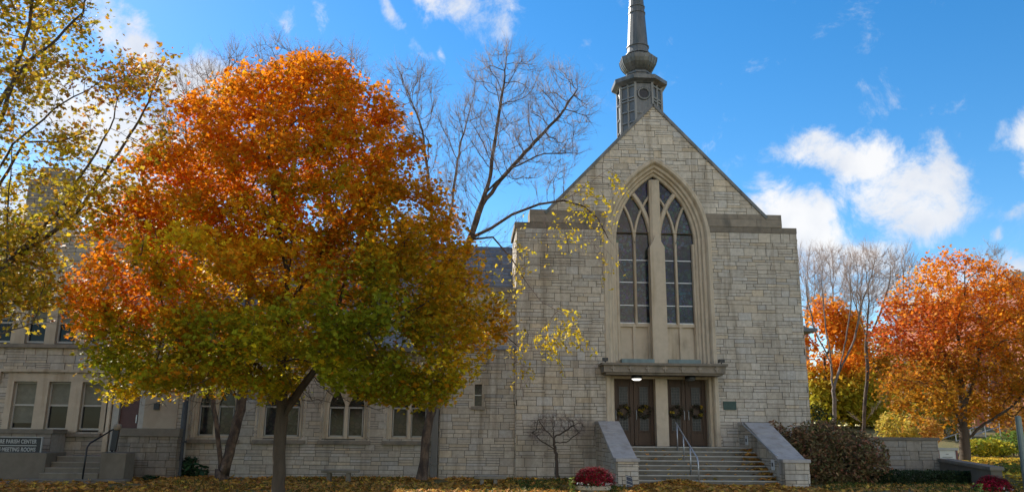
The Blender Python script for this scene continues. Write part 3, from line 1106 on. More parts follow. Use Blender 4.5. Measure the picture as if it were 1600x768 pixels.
mb.tube([(6.78, -1.02, 1.97), (6.78, -1.2, 1.9), (6.78, -3.35, .93), (6.78, -3.42, .80), (6.78, -3.44, .2)], .022, 8)
mb.build("rail", M_steel, rail, smooth=True)
for (y, zt) in ((-1.2, 1.9), (-1.92, 1.58), (-2.64, 1.25)):
    k = int(round((ytop - y) / tread + .5))
    mb = MB(); mb.tube([(6.78, y, ZL - max(k, 0) * rise - .02), (6.78, y, zt)], .02, 8); mb.build("post", M_steel, rail, smooth=True)
wr = empty("wall_rail", (9.1, -2.2, 1.2), "grey metal handrail fixed to the inner face of the right cheek wall", "handrail")
mb = MB(); mb.tube([(9.16, -.55, 1.98), (9.10, -.7, 1.93), (9.10, -3.3, 1.04), (9.16, -3.4, 1.0)], .022, 8); mb.build("rail", M_steel, wr, smooth=True)
for y, z in ((-1.1, 1.80), (-2.0, 1.485), (-2.9, 1.18)):
    mb = MB(); mb.tube([(9.10, y, z - .02), (9.10, y, z - .08), (9.19, y, z - .1)], .011, 6); mb.build("bracket", M_steel, wr)
# white notices on the cheek wall and a yard sign
for (y, z, lab) in ((-.85, 1.42, "upper white notice with dark square on the right cheek wall"), (-3.0, .74, "lower white notice with dark square on the right cheek wall")):
    c = empty("notice", (9.17, y, z), lab, "sign", "white notices on the cheek wall")
    mb = MB(); mb.box(9.135, 9.16, y - .11, y + .11, z - .15, z + .15); mb.build("board", solid("notice_white", (.62, .62, .6), .5, .05, 8), c)
    mb = MB(); mb.box(9.13, 9.1345, y - .055, y + .055, z - .05, z + .06); mb.build("symbol", M_black, c)
p = W(985, 760, -4.5)
ys_ = empty("yard_sign", (p[0], -4.5, GZ), "small dark blue yard sign with white edges leaning before the left cheek wall", "sign")
mb = MB(); mb.hexa([(p[0] - .10, -4.5, .13), (p[0] + .09, -4.47, .11), (p[0] + .09, -4.45, .11), (p[0] - .10, -4.48, .13),
                    (p[0] - .12, -4.45, .50), (p[0] + .07, -4.42, .44), (p[0] + .07, -4.40, .44), (p[0] - .12, -4.43, .50)])
mb.build("panel", solid("navy_panel", (.02, .025, .05), .4, .1, 5), ys_)
mb = MB()
for z0, z1 in ((.47, .455), (.36, .345), (.27, .25)):
    mb.hexa([(p[0] - .10, -4.50, z1), (p[0] + .06, -4.475, z1 - .05), (p[0] + .06, -4.47, z1 - .05), (p[0] - .10, -4.495, z1), (p[0] - .10, -4.50, z0), (p[0] + .06, -4.475, z0 - .05), (p[0] + .06, -4.47, z0 - .05), (p[0] - .10, -4.495, z0)])
mb.box(p[0] - .125, p[0] - .105, -4.51, -4.49, .1, .49)
mb.build("stripe", M_white, ys_)
#@@WING
# ------------------------------------------------------------------ side wing with pointed windows
wing = empty("chapel_wing", (-4, 3, GZ), "low limestone wing with pointed twin windows and slate roof left of the church front", "building")
YW = .35
wc = [-8.22, -6.08, -3.96, -1.86]
GW = [Gothic(x, .62, 1.36, 2.45, 3.30) for x in wc]
WT = 4.3
mb = MB()
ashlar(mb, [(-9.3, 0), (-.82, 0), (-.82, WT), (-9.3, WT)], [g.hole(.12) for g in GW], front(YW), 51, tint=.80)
mb.build("wing_wall", STONE, wing)
mb = MB()
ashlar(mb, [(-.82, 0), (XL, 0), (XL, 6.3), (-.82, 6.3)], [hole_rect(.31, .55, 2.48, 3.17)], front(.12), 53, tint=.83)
ashlar(mb, [(-3.4, 0), (-.12, 0), (-.12, 6.3), (-3.4, 6.3)], [], side_left(-.82), 54)
mb.poly([(-.82, .12, 6.3), (XL, .12, 6.3), (XL, 3.4, 6.3), (-.82, 3.4, 6.3)], 1.0, 1)
mb.build("stair_block", STONE, wing)
mb = MB(); mb.box(-.88, XL, .04, .4, 6.3, 6.46); mb.build("parapet_cap", M_cap, wing)
for i, g in enumerate(GW):
    mb = MB()
    band_sweep(mb, g, [(-.0, YW + .32), (0, YW + .2), (.06, YW + .1), (.09, YW + .1), (.15, YW - .02), (.2, YW - .03), (.2, YW + .02)], z0=1.3, n=10)
    for s in (-1, 1):
        sub = Gothic(g.xc + s * .31, .27, 1.36, 2.35, 2.98)
        band_sweep(mb, sub, [(0, YW + .3), (.0, YW + .2), (.06, YW + .17)], z0=1.36, n=8)
    # pierced spandrel: mullion + solid head around the two lancets
    mb.box(g.xc - .055, g.xc + .055, YW + .14, YW + .3, 1.36, 2.6)
    mb.box(g.xc - .62, g.xc + .62, YW + .2, YW + .3, 1.30, 1.42)
    top = []
    mb.poly([(x, YW + .22, z) for x, z in [(g.xc - .04, 2.4), (g.xc + .04, 2.4), (g.xc + .30, 2.98), (g.xc + .1, 3.2), (g.xc, 3.28), (g.xc - .1, 3.2), (g.xc - .30, 2.98)]])
    wf = mb.build("arched_window", M_trim, wing)
    mb = MB()
    mb.poly([(x, YW + .27, z) for (x, z) in g.pts(0, 1.36)])
    mb.build("pane", M_leaded, wf)
    mb = MB()
    for s in (-1, 1):
        x0, x1 = g.xc + s * .31 - .25, g.xc + s * .31 + .25
        for (a, b, c, d) in ((x0, x0 + .035, 1.42, 2.36), (x1 - .035, x1, 1.42, 2.36), (x0, x1, 1.42, 1.46), (x0, x1, 2.34, 2.39)):
            mb.box(a, b, YW + .2, YW + .262, c, d)
    mb.build("frame", M_white, wf)
    mb = MB(); mb.box(g.xc - .86, g.xc + .86, YW - .12, YW + .25, 1.17, 1.30, .8); mb.build("sill", M_cap, wf, bevel=.015)
mb = MB()
mb.box(.25, .31, .11, .4, 2.42, 3.2); mb.box(.55, .61, .11, .4, 2.42, 3.2); mb.box(.25, .61, .11, .4, 3.17, 3.24)
sw = mb.build("slit_window", M_trim, wing)
mb = MB(); mb.poly([(.31, .3, 2.48), (.55, .3, 2.48), (.55, .3, 3.17), (.31, .3, 3.17)]); mb.build("pane", M_leaded, sw)
mb = MB(); mb.box(.31, .55, .27, .295, 2.80, 2.825); mb.build("bar", M_steel, sw)
mb = MB(); mb.box(.2, .66, .02, .3, 2.33, 2.44, .8); mb.build("sill", M_cap, sw)
# roof with visible slate courses
mb = MB()
def slate(x0, x1, ya, za, yb, zb, rows=26):
    for r_ in range(rows):
        t0, t1 = r_ / rows, (r_ + 1) / rows
        y0_, z0_ = ya + (yb - ya) * t0, za + (zb - za) * t0
        y1_, z1_ = ya + (yb - ya) * t1, za + (zb - za) * t1
        x = x0 - rnd.uniform(0, .3)
        while x < x1:
            w = rnd.uniform(.22, .4)
            a, b = max(x, x0), min(x + w, x1)
            t_ = rnd.uniform(.75, 1.2)
            if b - a > .01:
                mb.hexa([(a + .004, y0_, z0_ - .01), (b - .004, y0_, z0_ - .01), (b - .004, y1_, z1_ - .01), (a + .004, y1_, z1_ - .01),
                         (a + .004, y0_ - .015, z0_ + .035), (b - .004, y0_ - .015, z0_ + .035), (b - .004, y1_, z1_ + .012), (a + .004, y1_, z1_ + .012)], t_)
            x += w
slate(-9.3, XL, .0, WT + .02, 3.6, 8.7)
mb.poly([(-9.3, 3.6, 8.7), (XL + .3, 3.6, 8.7), (XL + .3, 7.4, WT), (-9.3, 7.4, WT)], .9)
mb.poly([(-9.3, .1, WT), (-9.3, 3.6, 8.68), (-9.3, 7.4, WT)]); mb.poly([(-9.3, 7.2, 0), (XL, 7.2, 0), (XL, 7.2, WT), (-9.3, 7.2, WT)])
mb.build("roof", M_slate, wing)
mb = MB(); mb.box(-9.3, -.83, -.1, .35, WT - .1, WT + .03); mb.build("gutter", M_pipe2, wing)
mb = MB()
x = -.98
mb.box(x - .11, x + .11, .06, .3, .15, WT); mb.box(x - .14, x + .14, .03, .34, .55, .6); mb.box(x - .14, x + .14, .03, .34, 2.4, 2.45)
mb.build("downspout", M_pipe2, wing)

# ------------------------------------------------------------------ parish house on the left
par = empty("parish_house", (-14, 3, GZ), "two storey limestone parish house with grouped sash windows at the far left", "building")
YP = -.3
PX0, PX1 = -22.0, -9.05
low_w = [(-14.40, -13.68), (-13.31, -12.63), (-12.27, -11.60)]
upp_w = [(-15.35, -14.72), (-14.28, -13.66), (-13.33, -12.69), (-12.39, -11.72), (-11.42, -10.78), (-10.45, -9.8)]
PT = 7.85
mb = MB()
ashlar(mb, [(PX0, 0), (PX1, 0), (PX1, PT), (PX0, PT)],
       [hole_rect(-14.55, -11.44, 1.52, 3.12), hole_rect(-11.28, -10.25, .9, 2.95), hole_rect(-15.5, -9.62, 4.28, 5.62)], front(YP), 61, tint=.76)  # whole wall toned down, painting in the shade of the trees
ashlar(mb, [(0.3 - .0, 0), (0.31, 0), (.31, PT), (.3, PT)], [], side_left(PX0), 62)
mb.poly([(PX1, YP, 0), (PX1, 9, 0), (PX1, 9, PT), (PX1, YP, PT)]); mb.poly([(PX0, YP, 0), (PX0, 9, 0), (PX0, 9, PT), (PX0, YP, PT)])
mb.poly([(PX0, 9, 0), (PX1, 9, 0), (PX1, 9, PT), (PX0, 9, PT)]); mb.poly([(PX0, YP + .1, PT - .05), (PX1, YP + .1, PT - .05), (PX1, 9, PT - .05), (PX0, 9, PT - .05)])
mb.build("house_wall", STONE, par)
mb = MB()
# smooth surrounds and mullions
def group_surround(wins, z0, z1, top, side, y):
    mb.box(wins[0][0] - side, wins[-1][1] + side, y, YP + .02, z1, z1 + top, .76)
    xs_ = [wins[0][0] - side] + sum([[a, b] for a, b in wins], []) + [wins[-1][1] + side]
    for k in range(0, len(xs_), 2):
        mb.box(xs_[k], xs_[k + 1], y, YP + .3, z0, z1, rnd.uniform(.74, .82))
group_surround(low_w, 1.50, 3.06, .25, .2, YP - .05)
group_surround(upp_w, 4.26, 5.56, .22, .2, YP - .05)
# label mould above the lower group, string course
mb.box(-14.9, -11.45, YP - .13, YP + .02, 3.36, 3.45, .75); mb.box(-14.98, -14.82, YP - .128, YP + .02, 3.0, 3.45, .8)
mb.box(PX0, -14.99, YP - .1, YP + .02, 2.95, 3.06, .75)
mb.box(-11.44, PX1, YP - .1, YP + .02, 3.16, 3.30, .75)
mb.box(PX0, PX1, YP - .08, YP + .3, PT - .02, PT + .16, .8)
mb.box(-11.44, -11.3, YP - .05, YP + .3, .9, 2.98); mb.box(-10.25, -9.2, YP - .04, YP + .01, 1.0, 2.98, .66)
mb.build("limestone_trim", M_trim, par)
mb = MB()
mb.box(-12.55, -11.5, YP - .16, YP + .05, 1.36, 1.46, .7); mb.box(-15.6, -9.6, YP - .16, YP + .05, 4.13, 4.25, .7)
mb.build("window_ledge", M_cap, par)
def sash(x0, x1, z0, z1, blind, y=YP + .14):
    mb = MB()
    fr = .045
    zm = (z0 + z1) / 2 + .02
    for (a, b, c, d) in ((x0, x0 + fr, z0, z1), (x1 - fr, x1, z0, z1), (x0 + fr, x1 - fr, z0, z0 + .06), (x0 + fr, x1 - fr, z1 - fr, z1), (x0 + fr, x1 - fr, zm - .028, zm + .028)):
        mb.box(a, b, y - .05, y + .02, c, d)
    w = mb.build("sash_window", M_white, par)
    mb = MB()
    mb.poly([(x0, y, z0), (x1, y, z0), (x1, y, z1), (x0, y, z1)])
    mb.build("pane", M_glass, w)
    zb = z1 - (z1 - z0) * blind
    mb = MB(); mb.poly([(x0 + fr, y - .004, zb), (x1 - fr, y - .004, zb), (x1 - fr, y - .004, z1 - fr), (x0 + fr, y - .004, z1 - fr)])
    mb.build("blind", M_shade, w)
for (a, b), bl in zip(low_w, (.86, .5, .46)): sash(a, b, 1.56, 3.05, bl)
for (a, b), bl in zip(upp_w, (.4, .5, .48, .1, .5, .4)): sash(a, b, 4.30, 5.55, bl)
mb = MB()
mb.box(-11.05, -10.45, YP + .12, YP + .17, .9, 2.9)
pd = mb.build("door", M_red, par)
mb = MB(); mb.box(-11.26, -11.06, YP + .02, YP + .2, .9, 2.92); mb.box(-10.44, -10.27, YP + .02, YP + .2, .9, 2.92); mb.box(-11.06, -10.44, YP + .02, YP + .2, 2.85, 2.92)
mb.build("door_frame", M_white, pd)
mb = MB(); mb.box(-10.52, -10.49, YP + .05, YP + .12, 1.8, 2.05); mb.build("handle", M_steel, pd)
mb = MB(); mb.box(-9.95, -9.78, YP - .09, YP - .04, 2.22, 2.42)
mb.build("intercom", M_black, par)
mb = MB(); mb.box(-9.88, -9.8, YP - .1, YP - .045, 2.62, 2.95); mb.build("wall_light", M_black, par)
mb = MB()
x = W(284, 690, -.45)[0]
mb.tube([(x, -.45, .12), (x, -.45, PT - .1)], .085, 10)
for z in (1.2, 3.0, 5.4): mb.box(x - .1, x + .1, -.5, -.28, z, z + .06)
mb.build("downspout", M_pipe, par)
# chimney
mb = MB()
cx0, cx1, cy = -16.75, -15.35, 3.0
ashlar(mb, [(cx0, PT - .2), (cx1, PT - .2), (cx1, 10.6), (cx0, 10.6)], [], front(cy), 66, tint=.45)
mb.poly([(cx1, cy, PT - .2), (cx1, cy + 1.3, PT - .2), (cx1, cy + 1.3, 10.6), (cx1, cy, 10.6)]); mb.poly([(cx0, cy, PT - .2), (cx0, cy + 1.3, PT - .2), (cx0, cy + 1.3, 10.6), (cx0, cy, 10.6)])
mb.box(cx0 - .1, cx1 + .1, cy - .1, cy + 1.4, 10.6, 10.8, .4); mb.box(cx0 + .3, cx1 - .25, cy + .1, cy + 1.1, 10.8, 11.35, .4)
mb.build("chimney", STONE, par)

# porch wall, low walls and steps of the parish door
pw = empty("porch_wall", (-10, -.7, GZ), "grey green stone porch wall with flat coping beside the parish door", "wall")
wx0, wx1 = W(182, 700, -.75)[0], W(277, 700, -.75)[0]
wz1, wz0 = W(230, 668.5, -.75)[2], W(230, 681, -.75)[2]
mb = MB()
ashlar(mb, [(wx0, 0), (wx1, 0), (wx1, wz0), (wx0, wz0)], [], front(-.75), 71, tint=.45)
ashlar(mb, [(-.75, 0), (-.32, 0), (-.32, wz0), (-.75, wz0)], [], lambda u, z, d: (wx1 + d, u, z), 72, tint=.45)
mb.poly([(wx0, -.75, 0), (wx0, -.32, 0), (wx0, -.32, wz0), (wx0, -.75, wz0)], .45)
mb.build("stone_face", STONE, pw)
mb = MB(); mb.box(wx0 - .05, wx1 + .05, -.83, -.31, wz0, wz1, .72); mb.build("coping", M_conc, pw, bevel=.01)
ps = empty("porch_steps", (-11, -2.6, GZ), "short flight of mossy concrete steps between low plinths at the parish door", "steps")
mb = MB()
for k, (z, yf_) in enumerate(((.81, -1.9), (.655, -2.2), (.51, -2.5), (.37, -2.8))):
    mb.box(-12.02, -10.40, yf_, yf_ + .32 if k else -.5, .0, z, rnd.uniform(.62, .76))
    mb.box(-12.02, -10.40, yf_ - .012, yf_ + .03, z - .025, z + .004, 1.05)
mb.box(-12.35, -9.45, -3.2, -2.82, .0, .22, .7)
mb.build("tread", M_conc, ps, bevel=.008)
mb = MB()
mb.box(-10.40, -9.69, -2.75, -2.09, 0, .94, .66)
mb.build("plinth", M_conc, ps, bevel=.015)
mb = MB()
mb.box(-13.4, -12.03, -2.5, -1.34, 0, .92, .62)
mb.build("plinth", M_conc, ps, bevel=.015)
lw = empty("terrace_wall", (-15, -2, GZ), "dark stone terrace wall behind the black sign board", "wall")
mb = MB()
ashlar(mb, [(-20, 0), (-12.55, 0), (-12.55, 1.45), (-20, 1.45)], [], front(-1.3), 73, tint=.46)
mb.poly([(-12.55, -1.3, 0), (-12.55, -.4, 0), (-12.55, -.4, 1.45), (-12.55, -1.3, 1.45)], .6)
mb.build("stone_face", STONE, lw)
mb = MB(); mb.box(-20, -12.5, -1.36, -.45, 1.45, 1.58, .7); mb.build("coping", M_conc, lw)
prail = empty("porch_rail", (-10.9, -2.9, .2), "black bent iron handrail at the parish door steps", "handrail")
mb = MB()
mb.tube([(-10.72, -3.0, .15), (-10.72, -2.95, 1.08), (-10.70, -2.85, 1.2), (-10.42, -2.05, 1.60), (-10.40, -2.02, .9)], .026, 8)
mb.build("rail", M_black, prail, smooth=True)
bag = empty("hanging_bag", (-10.31, -2.14, 1.0), "black bag with tan top hung on the end of the porch handrail", "bag")
mb = MB(); mb.hexa([(-10.42, -2.19, .98), (-10.24, -2.19, .98), (-10.24, -2.09, .98), (-10.42, -2.09, .98), (-10.40, -2.17, 1.58), (-10.20, -2.17, 1.58), (-10.20, -2.1, 1.58), (-10.40, -2.1, 1.58)])
mb.build("body", M_black, bag, bevel=.02)
mb = MB(); mb.lathe(-10.28, -2.13, [(.0, 1.56), (.09, 1.58), (.12, 1.66), (.10, 1.74), (.0, 1.77)], 10); mb.build("top", solid("tan_cloth", (.25, .2, .14), .8, .2, 12), bag, smooth=True)

# sign board with lettering
sb = empty("sign_board", (-14.5, -2.2, .93), "black sign board with pale PARISH CENTER lettering at the left edge", "sign")
SYY = -2.2
xr = W(63, 700, SYY)[0]; zt = W(60, 683, SYY)[2]; zb = W(60, 708, SYY)[2]
mb = MB(); mb.box(xr - 3.0, xr, SYY, SYY + .08, zb, zt); mb.build("board", M_sign, sb)
mb = MB()
zm = (zt + zb) / 2
for (a, b, c, d) in ((xr - 3.0, xr, zt, zt + .025), (xr, xr + .025, zb - .025, zt + .025), (xr - 3.0, xr, zb - .025, zb), (xr - 3.0, xr - .12, zm - .012, zm + .012)):
    mb.box(a, b, SYY - .012, SYY + .06, c, d)
mb.build("frame", M_letter, sb)
def text(s, x_right, z, h, y, parent, mat):
    cu = bpy.data.curves.new("lettering", 'FONT')
    cu.body = s
    cu.size = h * 1.38
    cu.align_x = 'RIGHT'
    cu.extrude = .004
    cu.offset = .004
    cu.space_character = 1.05
    to = bpy.data.objects.new("lettering", cu)
    COL.objects.link(to)
    dg = bpy.context.evaluated_depsgraph_get()
    me = bpy.data.meshes.new_from_object(to.evaluated_get(dg))
    bpy.data.objects.remove(to)
    v = np.zeros(len(me.vertices) * 3); me.vertices.foreach_get('co', v); v = v.reshape(-1, 3)
    w = np.stack([v[:, 0] * .74 + x_right, y - v[:, 2], v[:, 1] + z], 1)
    me.vertices.foreach_set('co', w.ravel()); me.update()
    me.materials.clear()
    return link("lettering", me, mat, parent)
hh = (zt - zb)
text("RE PARISH CENTER", xr - .13, zm + hh * .14, hh * .25, SYY - .006, sb, M_letter)
text("S·MEETING ROOMS", xr - .13, zb + hh * .14, hh * .25, SYY - .006, sb, M_letter)

# ------------------------------------------------------------------ benches
def bench(x0, x1, y, z, lab):
    b_ = empty("stone_bench", ((x0 + x1) / 2, y, GZ), lab, "bench", "stone benches by the wall")
    mb = MB(); mb.box(x0, x1, y - .2, y + .2, z - .085, z); mb.build("seat", M_conc, b_, bevel=.012)
    for xx in (x0 + .22, x1 - .3):
        mb = MB(); mb.box(xx - .055, xx + .055, y - .16, y + .16, .05, z - .086); mb.build("leg", M_conc, b_, bevel=.01)
a, b = W(503, 736, -2.5)[0], W(561, 736, -2.5)[0]
bench(a, b, -2.5, .50, "low stone bench under the third pointed window")
a, b = W(741, 745, -3.0)[0], W(790, 745, -3.0)[0]
bench(a, b, -3.0, .38, "low stone bench half sunk in leaves near the church corner")

# ------------------------------------------------------------------ right side walls, sign, pole, brick block, terrace
rw = empty("garden_wall", (14.5, 0, GZ), "grey stone garden wall with dark flat cap behind the clipped hedge", "wall")
mb = MB()
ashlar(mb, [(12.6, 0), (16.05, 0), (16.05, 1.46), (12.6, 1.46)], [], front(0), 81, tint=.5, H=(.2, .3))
mb.poly([(16.05, 0, 0), (16.05, .5, 0), (16.05, .5, 1.46), (16.05, 0, 1.46)], .7)
mb.build("stone_face", STONE, rw)
mb = MB(); mb.box(12.5, 16.1, -.07, .55, 1.46, 1.56, .55); mb.build("cap", M_cap, rw)
rl = empty("low_wall", (16, -1.5, GZ), "low smooth grey wall running forward from the garden wall", "wall")
mb = MB()
xe = W(1548, 735, -3.0)[0]
mb.hexa([(16.02, .0, 0), (xe, -3.0, 0), (xe + .35, -3.0, 0), (16.37, .0, 0), (16.02, .0, .78), (xe, -3.0, .62), (xe + .35, -3.0, .62), (16.37, .0, .78)], .62)
mb.build("wall_body", M_conc, rl)
mb = MB()
mb.hexa([(15.97, .0, .78), (xe - .05, -3.05, .62), (xe + .4, -3.05, .62), (16.42, .0, .78), (15.97, .0, .88), (xe - .05, -3.05, .72), (xe + .4, -3.05, .72), (16.42, .0, .88)], .9)
mb.build("cap", M_conc, rl)
ns = empty("notice_board", (17.0, 1.0, .6), "small white notice board in a dark red frame behind the low wall", "sign")
a, b = W(1463, 700, 1.0), W(1495, 700, 1.0)
z0 = W(1480, 724, 1.0)[2]; z1 = W(1480, 699, 1.0)[2]
mb = MB(); mb.box(a[0] + .08, b[0] - .06, 1.0, 1.06, z0, z1 - .08); mb.build("board", solid("notice_cream", (.55, .54, .47), .6, .08, 6), ns)
M_maroon = solid("maroon_frame", (.16, .05, .04), .5, .1, 8)
for x0_, x1_ in ((a[0], a[0] + .08), (b[0] - .06, b[0])):
    mb = MB(); mb.box(x0_, x1_, .97, 1.1, GZ, z1 - .08); mb.build("frame_post", M_maroon, ns)
mb = MB(); mb.box(a[0] - .03, b[0] + .03, .95, 1.12, z1 - .08, z1); mb.build("top_rail", M_white, ns)
mb = MB()
for k, w in ((.72, .10), (.5, .36), (.36, .40), (.2, .3)): 
    xm = (a[0] + b[0]) / 2; zz = z0 + (z1 - z0 - .08) * k
    mb.box(xm - w / 2, xm + w / 2, .992, 1.0, zz - .012, zz + .012)
mb.build("lettering", solid("dull_letters", (.2, .2, .18), .7, .1, 8), ns)
p = W(1597, 700, -6)
mb = MB(); mb.lathe(p[0], -6, [(.09, .0), (.085, .6), (.075, 2.14), (.0, 2.16)], 12)
tag(mb.build("metal_post", solid("grey_green_metal", (.16, .19, .18), .4, .15, 6, metal=.4), smooth=False), "round grey metal post at the right edge of the lawn", "post")
bb = empty("brick_building", (60, 55, 1.6), "distant red brick block with pale cornice behind the trees at the right edge", "building")
bx = W(1585, 432, 40)[0]
mb = MB()
bz = W(1590, 441, 40)[2]
mb.box(bx, bx + 40, 40, 60, 0, bz, 1.0)
bxx = W(1562, 600, 40)[0]; bz2 = W(1480, 470, 40)[2]
mb.box(bxx, bx - .02, 44, 60, 0, bz2 - 2, .95)
mb.build("wall", M_brick, bb)
mb = MB(); mb.box(bx - .5, bx + 40.5, 39.5, 60.5, bz, bz + .9); mb.build("cornice", M_white, bb)
for k in range(3):
    mb = MB(); mb.box(bx + 2 + k * 4, bx + 3.6 + k * 4, 39.9, 40.2, 10.5, 13.2); mb.build("window", M_glass, bb)
for k in range(3):
    mb = MB(); mb.box(bx + 2 + k * 4, bx + 3.6 + k * 4, 39.9, 40.2, 5.5, 8.2); mb.build("window", M_glass, bb)
# sunlit terrace steps with pipe rails
ts = empty("terrace_steps", (24, 13, 1), "sunlit pale stone terrace steps with pipe rails behind the right maple", "steps")
mb = MB()
tx0, tx1 = W(1440, 690, 14)[0], W(1565, 690, 14)[0]
zc = W(1500, 712, 14)[2]
for k in range(6):
    mb.box(tx0 + k * .35, tx1 + .1 * k, 14 + k * .45, 18, 0, zc + k * .27, rnd.uniform(.9, 1.1))
mb.build("stone_tier", solid("sunny_stone", (.42, .36, .27), .85, .2, 6, tint=True), ts)
mb = MB()
for yy, o in ((14.2, 0), (16.0, 1.2)):
    a = Vector(W(1448, 693, yy)); b = Vector(W(1560, 655, yy))
    mb.tube([a, b], .03, 6); mb.tube([a + Vector((0, 0, -.35)), b + Vector((0, 0, -.35))], .025, 6)
    for k in range(6):
        p = a.lerp(b, k / 5); mb.tube([p + Vector((0, 0, -1.0)), p], .03, 6)
mb.build("pipe_rail", M_steel, ts)
#@@TREES

# ------------------------------------------------------------------ foliage helpers
MAPLE = np.array([(0, -.5), (.10, -.18), (.40, -.30), (.30, -.05), (.55, .10), (.28, .18), (.22, .30), (0, .58), (-.22, .30), (-.28, .18), (-.55, .10), (-.30, -.05), (-.40, -.30), (-.10, -.18)])
OVAL = np.array([(0, -.55), (.24, -.25), (.28, .05), (.16, .33), (0, .6), (-.16, .33), (-.28, .05), (-.24, -.25)])
DIAM = np.array([(0, -.55), (.30, -.05), (.18, .30), (0, .58), (-.18, .30), (-.30, -.05)])
QUAD = np.array([(0, -.5), (.34, 0), (0, .55), (-.34, 0)])


def leaves_mesh(name, pos, size, col, shape, mat, parent, up=.35, curl=.35, seed=1, droop=0.0):
    r = np.random.default_rng(seed)
    N, K = len(pos), len(shape)
    nrm = r.normal(size=(N, 3))
    nrm /= np.linalg.norm(nrm, axis=1)[:, None]
    nrm[:, 2] = nrm[:, 2] + up * np.sign(nrm[:, 2] + 1e-6)
    nrm /= np.linalg.norm(nrm, axis=1)[:, None]
    a = r.normal(size=(N, 3))
    a[:, 2] -= droop
    a -= nrm * np.sum(a * nrm, axis=1)[:, None]
    a /= np.linalg.norm(a, axis=1)[:, None]
    b = np.cross(nrm, a)
    sz = size * r.uniform(.5, 1.35, N)
    sx_, sy_ = shape[:, 0], shape[:, 1]
    cz = -curl * (sx_ ** 2) * 1.2 - curl * .5 * (sy_ ** 2)
    co = (pos[:, None, :] + sz[:, None, None] * (b[:, None, :] * sx_[None, :, None] + a[:, None, :] * sy_[None, :, None] + nrm[:, None, :] * cz[None, :, None]))
    me = bpy.data.meshes.new(name)
    me.vertices.add(N * K)
    me.vertices.foreach_set('co', co.astype(np.float32).ravel())
    me.loops.add(N * K)
    me.loops.foreach_set('vertex_index', np.arange(N * K, dtype=np.int32))
    me.polygons.add(N)
    me.polygons.foreach_set('loop_start', np.arange(0, N * K, K, dtype=np.int32))
    try:
        me.polygons.foreach_set('loop_total', np.full(N, K, dtype=np.int32))
    except Exception:
        pass
    at = me.attributes.new('col', 'FLOAT_COLOR', 'FACE')
    c4 = np.ones((N, 4), dtype=np.float32)
    c4[:, :3] = col
    at.data.foreach_set('color', c4.ravel())
    me.update(calc_edges=True)
    return link(name, me, mat, parent)


def jitter(col, r, amt=.22, hue=.10):
    n = len(col)
    v = r.uniform(1 - amt, 1 + amt, (n, 1))
    h = r.uniform(1 - hue, 1 + hue, (n, 3))
    return np.clip(col * v * h, 0.003, .9)


def pnoise(p, s, off=0.0):
    return np.array([noise.noise(Vector((a * s + off, b * s, c * s))) for a, b, c in p])


def colonize(seeds, attr, step, di, dk, iters, grav=(0, 0, .0), seed=1, wob=.15):
    """space colonisation: returns node positions and parent indices"""
    r = np.random.default_rng(seed)
    P, par = [], []
    for si, line in enumerate(seeds):
        line = [np.array(p, float) for p in line]
        if si == 0:
            P.append(line[0]); par.append(-1); cur = 0
            start = 1
        else:
            d = np.linalg.norm(np.array(P) - line[0], axis=1)
            cur = int(np.argmin(d)); start = 0 if d[cur] > 1e-3 else 1
        for q_ in line[start:]:
            a = P[cur]
            L = np.linalg.norm(q_ - a)
            n_ = max(1, int(round(L / step)))
            for k in range(1, n_ + 1):
                w = r.normal(size=3) * step * wob * .35 if k < n_ else 0
                P.append(a + (q_ - a) * k / n_ + w); par.append(cur); cur = len(P) - 1
    P = np.array(P)
    par = list(par)
    A = np.array(attr)
    g = np.array(grav)
    D = np.full(len(A), 1e9); I = np.zeros(len(A), int)
    def upd(lo):
        nonlocal D, I
        for s0 in range(lo, len(P), 400):
            Q = P[s0:s0 + 400]
            dd = np.linalg.norm(A[:, None, :] - Q[None, :, :], axis=2)
            k = np.argmin(dd, axis=1); v = dd[np.arange(len(A)), k]
            bt = v < D
            D = np.where(bt, v, D); I = np.where(bt, k + s0, I)
    if len(A): upd(0)
    nchild = np.zeros(200000, int)
    for it in range(iters):
        act = D < di
        if not act.any(): break
        idx = np.unique(I[act])
        acc = np.zeros((len(P), 3)); 
        vec = A[act] - P[I[act]]
        vec /= (np.linalg.norm(vec, axis=1)[:, None] + 1e-9)
        np.add.at(acc, I[act], vec)
        dirs = acc[idx] / (np.linalg.norm(acc[idx], axis=1)[:, None] + 1e-9) + g + r.normal(size=(len(idx), 3)) * wob
        dirs /= (np.linalg.norm(dirs, axis=1)[:, None] + 1e-9)
        ok = nchild[idx] < 3
        idx, dirs = idx[ok], dirs[ok]
        if not len(idx): break
        lo = len(P)
        P = np.concatenate([P, P[idx] + dirs * step])
        par.extend(idx.tolist()); nchild[idx] += 1
        upd(lo)
        keep = D > dk
        A, D, I = A[keep], D[keep], I[keep]
        if not len(A): break
    return P, np.array(par)


def radii(P, par, rtip, rroot, e=2.3):
    n = len(P)
    acc = np.zeros(n)
    for i in range(n - 1, -1, -1):
        if acc[i] == 0: acc[i] = rtip ** e
        if par[i] >= 0: acc[par[i]] += acc[i]
    r = acc ** (1 / e)
    k = math.log(rroot / rtip) / math.log(max(r[0] / rtip, 1.001))
    return rtip * (r / rtip) ** k


